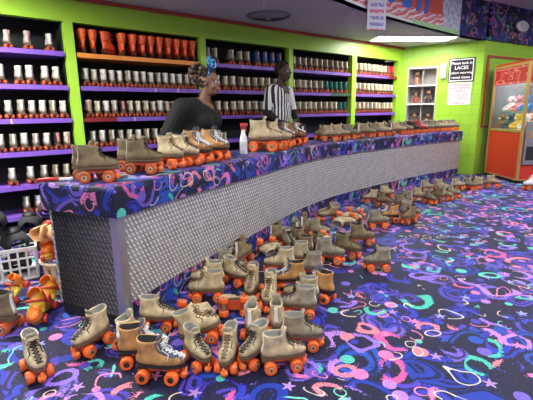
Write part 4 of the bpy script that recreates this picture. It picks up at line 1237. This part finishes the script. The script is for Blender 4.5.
def lettering(parent, lines, mat, size_default=.05, depth=.0015):
    """lines: (text, x centre, z baseline, height) on a face whose outward normal is -y"""
    for txt, x, z, size in lines:
        cu = bpy.data.curves.new('lettering', 'FONT'); cu.body = txt; cu.size = size; cu.align_x = 'CENTER'; cu.extrude = depth; cu.resolution_u = 3; cu.offset = size*.016
        o = bpy.data.objects.new('lettering_raw', cu); COL.objects.link(o)
        dg = bpy.context.evaluated_depsgraph_get(); me = bpy.data.meshes.new_from_object(o.evaluated_get(dg)); bpy.data.objects.remove(o)
        me.materials.clear(); me.materials.append(mat)
        obj('lettering', me, parent, (x, -.0015, z), (PI/2,0,0))
sg = thing('notice_sign', 'black framed sign with white words about laces, on the lime block wall', 'sign', w2(0,-.004,0), (0,0,W2A))
MB().box((.915,-.012,1.845),(1.385,.0,2.305)).build('frame', M['sole_black'], sg)
MB().box((.935,-.016,1.865),(1.365,-.012,2.285)).build('border', M['white'], sg)
f = MB().box((.953,-.019,1.883),(1.347,-.0161,2.267)).build('panel', M['black'], sg)
e = bpy.data.objects.new('words', None); link(e, sg); e.location = (0,-.0195,0)
lettering(e, [('Please tuck in', 1.15, 2.185, .068), ('LACES', 1.15, 2.09, .088), ('before returning', 1.15, 2.005, .060), ('rental skates', 1.15, 1.915, .066)], M['white'])
sg2 = thing('notice_sheet', 'white paper notice with red heading just below the black sign', 'sign', w2(0,-.004,0), (0,0,W2A))
MB().box((.935,-.004,1.405),(1.36,-.0,1.835)).build('sheet', M['white'], sg2)
e = bpy.data.objects.new('words', None); link(e, sg2); e.location = (0,-.0045,0)
redink = plain('red_ink', (.60,.03,.03)); greyink = plain('grey_ink', (.22,.22,.24))
lettering(e, [('ATTENTION', 1.147, 1.765, .066), ('SKATE RENTAL', 1.147, 1.712, .056), ('GUESTS', 1.147, 1.655, .058), ('Thank You', 1.147, 1.425, .045)], redink)
mb = MB()
rl = random.Random(8)
for i in range(7):
    x = .965
    while x < 1.30:
        w_ = rl.uniform(.02,.06); mb.box((x,-.0055,1.50+i*.020),(min(1.33,x+w_),-.0041,1.508+i*.020)); x += w_+.010
mb.build('small_print', greyink, sg2)
ds = thing('wall_dispenser', 'small white box dispenser on the lime wall beside the black sign', 'dispenser', w2(0,-.003,0), (0,0,W2A))
MB().box((.765,-.075,1.945),(.875,.0,2.215), bev=.012).build('housing', M['white'], ds)
MB().box((.795,-.079,2.09),(.845,-.0755,2.15)).build('window', M['silvervent'], ds)
MB().box((.785,-.070,1.932),(.855,-.02,1.944)).build('nozzle', M['silvervent'], ds)

# ------------------------------------------------------------------ red crane machine with plush prizes
CX, CY0, CY1, CX1 = 4.45, 6.97, 8.04, 5.42
m = thing('crane_machine', 'red crane game cabinet with gold trim and glass full of plush prizes', 'arcade machine', (CX, CY0, 0))
W_, D_ = CX1-CX, CY1-CY0
MB().box((.02,.02,.07),(W_-.02,D_-.02,.90), bev=.01).build('base_cabinet', M['cabinet'], m)
for x in (.07, W_-.07):
    for y in (.07, D_-.07): MB().lathe([(.035,0),(.035,.02),(.018,.025),(.018,.069)], 12, 0, T(x,y,0)).build('foot', M['sole_black'], m)
g = .045
for x in (0, W_-g):
    for y in (0, D_-g): MB().box((x,y,.055),(x+g,y+g,2.09), bev=.006).build('corner_post', M['gold'], m)
mb = MB()
for z in (.90, 2.05):
    mb.box((g,.004,z),(W_-g,.04,z+.04)); mb.box((g,D_-.04,z),(W_-g,D_-.004,z+.04)); mb.box((.004,g,z),(.04,D_-g,z+.04)); mb.box((W_-.04,g,z),(W_-.004,D_-g,z+.04))
mb.box((g,.004,.055),(W_-g,.03,.075)); mb.box((.004,g,.055),(.03,D_-g,.075))
mb.build('rail_trim', M['gold'], m)
MB().box((.045,.045,.905),(W_-.045,D_-.045,.938)).build('prize_bed', M['whiteboot'], m)
MB().box((.02,.02,2.092),(W_-.02,D_-.02,2.13), bev=.01).build('roof', M['cabinet'], m)
cm = NT('marquee_red'); cxy = cm.coord('Object'); vv = cm.vor(cxy, 16, '3D'); nn = cm.noise(cxy, 9, 2)
cm.col(cm.mix(cm.math('GREATER_THAN', nn.outputs[0], .60), C4((.50,.02,.02)), C4((.80,.25,.22)))); cm.set(.3)
mb = MB(); mb.box((.010,g,1.74),(.034,D_-g,2.05)); mb.box((g,.010,1.74),(W_-g,.034,2.05))
mq = mb.build('marquee', cm.m, m)
mb = MB()
for i in range(17):
    for z in (1.765, 2.02): mb.ell((.008, g+.04+i*(D_-2*g-.08)/16, z), (.006,.012,.012), seg=8, rings=6)
for i in range(15):
    for z in (1.765, 2.02): mb.ell((g+.04+i*(W_-2*g-.08)/14, .008, z), (.012,.006,.012), seg=8, rings=6)
mb.build('bulbs', plain('pink_bulb', (.85,.55,.50), .3), mq)
for i in range(3):
    y = .30 + i*.24
    MB().tube([(.007,y+.07,1.93),(.006,y,1.96),(.006,y-.06,1.91),(.006,y+.03,1.88),(.006,y+.05,1.83),(.007,y-.07,1.83)], .014, 6).build('scroll_ornament', plain('dull_pink_paint', (.66,.20,.17)), mq, True)
MB().box((.012,g,.94),(.018,D_-g,1.74)).build('glass_pane', M['glass'], m)
MB().box((g,.012,.94),(W_-g,.018,1.74)).build('glass_pane', M['glass'], m)
MB().box((g,D_-.03,.94),(W_-g,D_-.02,2.05)).build('back_panel', plain('dusty_blue_panel', (.22,.26,.30), .5), m)
MB().box((W_-.03,g,.94),(W_-.02,D_-g,2.05)).build('mirror_panel', plain('pale_panel', (.30,.33,.36), .3, .3), m)
MB().box((.15,.15,2.03),(W_-.15,D_-.15,2.048)).build('lamp_strip', emit('cabinet_lamp', (.95,.97,1), 3.5), m)
cl = MB(); cl.box((.63,.05,1.70),(.69,D_-.05,1.73)); cl.box((.60,.45,1.62),(.72,.57,1.70)); cl.tube([(.66,.51,1.62),(.66,.51,1.46)], .006, 6)
for k in range(3):
    a = 2*PI*k/3; c_, s_ = math.cos(a), math.sin(a)
    cl.tube([(.66,.51,1.46),(.66+.07*c_,.51+.07*s_,1.42),(.66+.075*c_,.51+.075*s_,1.36),(.66+.03*c_,.51+.03*s_,1.32)], .008, 6)
cl.build('crane_claw', M['metal'], m, True)
cp = MB(); cp.box((.06,-.02,.34),(.42,.019,1.10), bev=.008); cpo = cp.build('coin_panel', M['alu'], m)
MB().box((.10,-.026,.42),(.34,-.0205,.66), bev=.004).build('prize_flap', M['sole_black'], cpo)
MB().box((.12,-.027,.80),(.20,-.0205,.92), bev=.004).build('coin_slot', M['gold'], cpo)
rp = random.Random(5)
plc = {'yellow': (.75,.50,.06), 'white': (.75,.75,.75), 'brown': (.22,.10,.05), 'navy': (.03,.05,.14), 'pink': (.75,.25,.35), 'green': (.12,.40,.10), 'blue': (.05,.25,.60), 'black': (.02,.02,.025), 'orange': (.75,.22,.04)}
PM = {k: plain('plush_' + k, v, .9, bump=.3, nscale=70) for k, v in plc.items()}
def plush(x, y, sc, kind, yaw, label, z=.942):
    d = thing('plush_toy', label, 'plush toy', (CX+x, CY0+y, z), (0,0,yaw), 'plush prizes in the crane machine', sc)
    b = MB(); b.ell((0,0,.085),(.075,.085,.086), seg=16, rings=10)
    for q in (-1, 1): b.cap((-.03,q*.07,.11),(-.09,q*.095,.07),.026,.022,n=8); b.cap((-.03,q*.045,.036),(-.11,q*.06,.033),.032,.030,n=8)
    b.build('body', PM[kind], d, True)
    h = MB(); h.ell((-.015,0,.215),(.066,.070,.064), seg=16, rings=10)
    for q in (-1, 1): h.ell((0,q*.055,.268),(.014,.026,.026), seg=10, rings=6)
    h.build('head', PM[kind], d, True)
    f_ = MB(); f_.ell((-.075,0,.200),(.026,.030,.022), seg=10, rings=6); f_.build('muzzle', PM['white'] if kind != 'white' else PM['pink'], d, True)
    f_ = MB()
    for q in (-1, 1): f_.ell((-.072,q*.026,.232),(.008,.008,.009), seg=8, rings=5)
    f_.ell((-.100,0,.207),(.007,.009,.006), seg=8, rings=5)
    f_.build('eyes_and_nose', PM['black'], d, True)
kk_ = ['white','yellow','navy','brown','green','orange','black','blue','pink','yellow','white','brown']
pos_ = ['beside the front glass corner','second along the side glass','third along the side glass','fourth along the side glass','last along the side glass']
i = 0
for rowi, x in enumerate((.185, .44, .70)):
    for j in range(4):
        y = .17 + j*.246
        sc = rp.uniform(.94, 1.0)
        plush(x, y, sc, kk_[i % 12], rp.uniform(-.2,.2), '%s plush bear in the crane, row %s from the side glass, %s from the front' % (kk_[i % 12], ordn(rowi), ordn(j)))
        i += 1
for j in range(3):
    plush(.24, .30+j*.235, 1.0, ['blue','pink','white'][j], .1-.1*j, '%s plush bear sitting on top of the others in the crane machine' % ['blue','pink','white'][j], z=.942+.315)

# ------------------------------------------------------------------ banner, hanging sign, speaker, vent, lamps
bn = NT('banner_print'); buv = bn.xyz(bn.coord('UV')); nz = bn.noise(bn.coord('UV'), 5, 2)
sl = bn.math('FRACT', bn.math('MULTIPLY', bn.math('ADD', bn.math('MULTIPLY_ADD', buv[1], -3.2, buv[0]), bn.math('MULTIPLY', nz.outputs[0], .5)), 3.6))
low = bn.ramp(sl, [(0,(.60,.07,.06)),(.30,(.80,.52,.55)),(.52,(.78,.78,.82)),(.70,(.62,.12,.13)),(.86,(.75,.40,.44))], 'CONSTANT')
up_ = bn.mix(bn.math('GREATER_THAN', nz.outputs[0], .62), C4((.62,.075,.04)), C4((.70,.16,.06)))
c = bn.mix(bn.math('GREATER_THAN', bn.math('ADD', buv[1], bn.math('MULTIPLY', nz.outputs[0], .10)), .27), low, up_)
pale = bn.mix(bn.math('GREATER_THAN', bn.noise(bn.coord('UV'), 14, 2).outputs[0], .52), C4((.55,.62,.72)), C4((.34,.36,.42)))
c = bn.mix(bn.math('GREATER_THAN', bn.math('MULTIPLY_ADD', nz.outputs[0], .3, buv[0]), 5.72), c, pale)
grn = bn.mix(bn.math('GREATER_THAN', buv[0], 4.6), C4((.72,.74,.72)), C4((.35,.60,.28)))
c = bn.mix(bn.math('GREATER_THAN', buv[1], bn.math('MULTIPLY_ADD', bn.math('GREATER_THAN', buv[0], 4.6), .03, .035)), grn, c)
bn.col(c); bn.set(.45)
bt = thing('vinyl_banner', 'long red and white vinyl banner with blue letters hung on the bulkhead', 'banner', SOF[14])
bo = ribbon('sheet', SOF[14:49], CE-.015, CO-.04, bn.m, .004, bt, off=.02); bo.location = -SOF[14]
NS = [0]
for a, b in zip(SOF, SOF[1:]): NS.append(NS[-1] + (b-a).length)
bluep = plain('blue_letter_print', (.02,.14,.62), .4); bluesh = plain('dark_blue_letter_edge', (.02,.03,.12), .4)
s0 = NS[36]
for k, (ch, ds_) in enumerate((('b',.00),('a',.45),('l',.86),('l',1.10))):
    s = NS[38] + .12 + ds_
    i = max(j for j in range(len(NS)) if NS[j] <= s); q = SOF[i].lerp(SOF[i+1], (s-NS[i])/(NS[i+1]-NS[i])); tt = (SOF[i+1]-SOF[i]).normalized()
    cu = bpy.data.curves.new('lettering', 'FONT'); cu.body = ch; cu.size = .56; cu.extrude = .002; cu.offset = .03; cu.shear = .2
    o = bpy.data.objects.new('raw', cu); COL.objects.link(o); dg = bpy.context.evaluated_depsgraph_get(); me = bpy.data.meshes.new_from_object(o.evaluated_get(dg)); bpy.data.objects.remove(o)
    me.materials.clear(); me.materials.append(bluep)
    nrm = Vector((tt.y, -tt.x, 0)); pp = q + nrm*.026 - SOF[14]
    obj('lettering', me, bt, (pp.x, pp.y, CE+.20), (PI/2, 0, math.atan2(tt.y, tt.x)))
hs = NT('hanging_sign_print'); hx = hs.xyz(hs.coord('Object'))
ln = hs.math('FRACT', hs.math('MULTIPLY', hx[2], 13.0)); wrd = hs.noise(hs.coord('Object'), 30, 1)
inl = hs.math('MULTIPLY', hs.math('GREATER_THAN', ln, .45), hs.math('GREATER_THAN', wrd.outputs[0], .40))
inl = hs.math('MULTIPLY', inl, hs.math('LESS_THAN', hs.math('ABSOLUTE', hx[0]), .095))
rb = hs.mix(hs.math('GREATER_THAN', hs.math('FRACT', hs.math('MULTIPLY', hx[2], 4.3)), .5), C4((.60,.12,.22)), C4((.22,.24,.55)))
hs.col(hs.mix(inl, C4((.62,.60,.72)), rb)); hs.set(.5)
ht = thing('hanging_sign', 'narrow pale sign with red and blue lines of print hanging below the banner', 'sign', (1.44,5.46,2.95), (0,0,math.radians(8)))
MB().box((-.125,-.004,-.63),(.125,.004,0), bev=.001).build('panel', hs.m, ht)
for x in (-.09, .09): MB().tube([(x,0,0),(x,0,.315)], .002, 5).build('hanger_wire', M['metal'], ht)
sp = thing('oval_speaker', 'white oval speaker on the carpeted bulkhead above the arcade machine', 'speaker', W3 @ Vector((.97,-.111,2.91)), (0,0,W3A))
MB().lathe([(.10,0),(.10,.03),(.085,.05)], 24, 0, RX(PI/2) @ Matrix.Diagonal((2.1,1,1,1))).build('housing', M['white'], sp, True)
MB().lathe([(.075,.0505),(.070,.056)], 24, 0, RX(PI/2) @ Matrix.Diagonal((2.1,1,1,1))).build('grille', plain('pale_grey_grille', (.5,.5,.52)), sp)
vt = thing('ceiling_vent', 'round grey air vent in the dark tiled ceiling above the racks', 'vent', (.06,5.85,CE-.001))
mb = MB()
for r in (.27,.21,.15,.09): mb.lathe([(r-.05,-.03-.02*(.27-r)/.2),(r,-.002),(r-.004,-.001),(r-.055,-.029)], 28, cap0=False, cap1=False)
mb.lathe([(.02,-.06),(.035,-.045),(.0,-.035)], 20)
mb.build('diffuser_rings', M['silvervent'], vt, True)
MB().lathe([(.30,-.012),(.30,-.001),(.26,-.001),(.26,-.012)], 28, cap0=False, cap1=False).build('outer_ring', M['silvervent'], vt, True)
def troffer(x, y, z, lx, ly, a, label, lm='lamp'):
    t = thing('ceiling_light', label, 'ceiling light', (x, y, z-.001), (0,0,a), 'recessed ceiling lights')
    mb = MB()
    for lo, hi in (((-lx/2-.03,-ly/2-.03,-.02),(lx/2+.03,-ly/2,0)), ((-lx/2-.03,ly/2,-.02),(lx/2+.03,ly/2+.03,0)), ((-lx/2-.03,-ly/2,-.02),(-lx/2,ly/2,0)), ((lx/2,-ly/2,-.02),(lx/2+.03,ly/2,0))): mb.box(lo, hi)
    mb.build('frame', M['white'], t)
    MB().box((-lx/2,-ly/2,-.014),(lx/2,ly/2,-.002)).build('diffuser', M[lm], t)
troffer(2.72,7.72,CE,1.45,.45,math.radians(6),'lit fluorescent panel in the staff-side ceiling near the block wall', 'lamp')
troffer(-2.75,3.1,CE,1.2,.6,WA,'lit fluorescent panel in the staff-side ceiling over the baskets', 'lamp_staff')
for i, (x, y) in enumerate([(-.6,.4),(2.2,2.6),(4.9,4.9),(2.6,-1.2),(5.2,1.4),(8.0,3.8),(7.6,6.6),(-1.5,-2.6),(-3.2,.3),(-4.6,-1.6)]):  # last two panels added on the left to brighten the counter's end panel
    troffer(x, y, CO, 1.2, .6, math.radians(40), 'unseen lit fluorescent panel in the white rink-side ceiling, %s of ten' % ordn(i), 'lamp')

# ------------------------------------------------------------------ baskets and pads by the counter end
bk = thing('laundry_crate', 'white plastic slatted crate on the carpet below the rack, full of black pads', 'basket', (-2.22,3.10,0), (0,0,math.radians(30)))
mb = MB(); lx, ly, hz = .27, .20, .275
for z0, z1, g in ((.002,.022,0),(.10,.112,.004),(.18,.192,.007),(.245,.275,.012)):
    for s in (-1, 1):
        mb.box((-lx-g,s*(ly+g)-.006,z0),(lx+g,s*(ly+g)+.006,z1)); mb.box((s*(lx+g)-.006,-ly-g,z0),(s*(lx+g)+.006,ly+g,z1))
for i in range(10):
    x = -lx + 2*lx*i/9
    for s in (-1, 1): mb.box((x-.008,s*(ly+.004)-.004,.01),(x+.008,s*(ly+.008)+.004,.26))
for i in range(7):
    y = -ly + 2*ly*i/6
    for s in (-1, 1): mb.box((s*(lx+.004)-.004,y-.008,.01),(s*(lx+.008)+.004,y+.008,.26))
mb.build('slatted_sides', M['white'], bk)
MB().box((-lx+.007,-ly+.007,.004),(lx-.007,ly-.007,.014)).build('bottom', M['white'], bk)
b2 = thing('laundry_basket', 'round beige plastic basket with punched holes, behind the counter end, full of toddler skates', 'basket', (-1.535,2.86,0))
mb = MB(); n = 28
zs = [(0.0,.135),(.03,.140),(.09,.146),(.15,.152),(.21,.158),(.235,.160)]
vs = [(r*math.cos(2*PI*k/n), r*math.sin(2*PI*k/n), z+.002) for z, r in zs for k in range(n)]
fs = []
for i in range(len(zs)-1):
    for k in range(n):
        if i in (1, 2, 3) and (k + i) % 2 == 0: continue     # the punched holes
        a, b = i*n+k, i*n+(k+1) % n; fs.append((a,b,b+n,a+n))
me = mesh_data('sides', vs, fs, M['cream'])
so = obj('sides', me, b2); md = so.modifiers.new('solid', 'SOLIDIFY'); md.thickness = .006
MB().tube([(.167*math.cos(2*PI*k/32), .167*math.sin(2*PI*k/32), .247) for k in range(32)], .013, 8, closed=True).build('rim', M['cream'], b2, True)
MB().lathe([(.0,.004),(.132,.004),(.132,.012),(.0,.012)], 28, cap0=False, cap1=False).build('bottom', M['cream'], b2)
KG = 'toddler skates in the beige basket'
def inb(kind, x, y, z, rot, sc, lab): kid_skate(kind, lab, (-1.535+x, 2.86+y, z), rot, sc, KG)
BD = math.radians(-60)
def bq(l): return (-l*math.sin(BD), l*math.cos(BD))
for l, kind, lab in ((-.112,'orange','orange and yellow toddler skate on the rim of the beige basket, nearest the crate'), (0,'yellow','yellow toddler skate on the beige basket, between two orange ones'), (.112,'orange','orange toddler skate on the beige basket, towards the counter')):
    inb(kind, *bq(l), .2635, (0,0,BD), .82, lab)
inb('peach', .0, .0, .470, (PI/2,.0,math.radians(-20)), 1.1, 'pale peach toddler skate lying on its side on top of the basket')
def pad(x, y, z, rot, mat, lab, sc=1.0):
    t = thing('knee_pad', lab, 'knee pad', (x,y,z), rot, 'pads and straps heaped below the rack', sc)
    sh = MB(); rings = []
    for i in range(9):
        v = -1 + i/4
        rings.append([(.085*math.cos(a)*(1-.35*v*v), .12*v, .085*math.sin(a)*(1-.4*v*v)) for a in [PI*k/10 for k in range(11)]] + [(.065*math.cos(a)*(1-.35*v*v), .12*v, .065*math.sin(a)*(1-.4*v*v)) for a in [PI*(10-k)/10 for k in range(11)]])
    sh.loft(rings); sh.build('shell', mat, t, True)
    MB().ell((0,0,.075),(.050,.065,.030), seg=14, rings=8).build('cap', M['sole_black'], t, True)
    s = MB()
    for y_ in (-.06, .06): s.tube([(-.075,y_,.01),(-.05,y_,-.035),(.05,y_,-.035),(.075,y_,.01)], .010, 5)
    s.build('straps', M['lining'], t, True)
padb = plain('black_pad_fabric', (.020,.020,.022), .8); padblue = plain('blue_pad_fabric', (.03,.06,.42), .6); padgrey = plain('grey_pad_fabric', (.09,.09,.10), .7); padred = plain('red_pad_fabric', (.42,.04,.02), .6)
CR = math.radians(30)
def crate(x, y): return (-2.22 + x*math.cos(CR) - y*math.sin(CR), 3.10 + x*math.sin(CR) + y*math.cos(CR))
PADS = [(*crate(-.13,0),.080,(0,0,CR),padb,'black knee pad low in the white crate, near the picture edge'), (*crate(.13,0),.080,(0,0,CR),padb,'black knee pad low in the white crate, near the beige basket'),
 (*crate(-.135,.01),.275,(0,.10,CR),padgrey,'dark grey knee pad on top of the crate, near the picture edge'), (*crate(.135,-.01),.275,(0,-.1,CR+.2),padb,'black knee pad on top of the crate, near the beige basket'),
 (*crate(.0,.0),.470,(0,.1,CR+.15),padb,'black knee pad topmost on the crate heap'),
 (-2.02,3.62,.060,(0,0,.4),padb,'black knee pad on the floor behind the crate'), (-1.70,3.46,.060,(0,0,.5),padb,'black knee pad on the floor behind the beige basket'),
 (-1.76,3.84,.060,(0,0,.4),padb,'black knee pad on the floor against the staff step'), (-2.34,3.80,.060,(0,0,.3),padb,'black knee pad on the floor under the rack'),
 (-2.02,3.62,.255,(0,.06,.5),padred,'red knee pad on the heap behind the crate'), (-1.70,3.46,.255,(0,-.08,.35),padblue,'blue knee pad on the heap behind the beige basket'),
 (-1.76,3.84,.255,(0,.05,.3),padblue,'dark blue knee pad stacked by the staff step'), (-2.34,3.80,.255,(0,0,.4),padb,'black knee pad stacked under the rack'),
 (-2.02,3.62,.450,(0,-.05,.35),padb,'black knee pad topmost on the heap behind the crate')]
for a in PADS: pad(*a, sc=1.25)

# ------------------------------------------------------------------ light of the rest of the rink
wd = bpy.data.worlds.new('rink'); scene.world = wd; wd.use_nodes = True
wd.node_tree.nodes['Background'].inputs[0].default_value = (.95,.93,.92,1); wd.node_tree.nodes['Background'].inputs[1].default_value = .16
vs_ = scene.view_settings
vs_.view_transform = 'Standard'; vs_.look = 'None'; vs_.gamma = 1.0; vs_.use_curve_mapping = False
vs_.exposure = 1.0
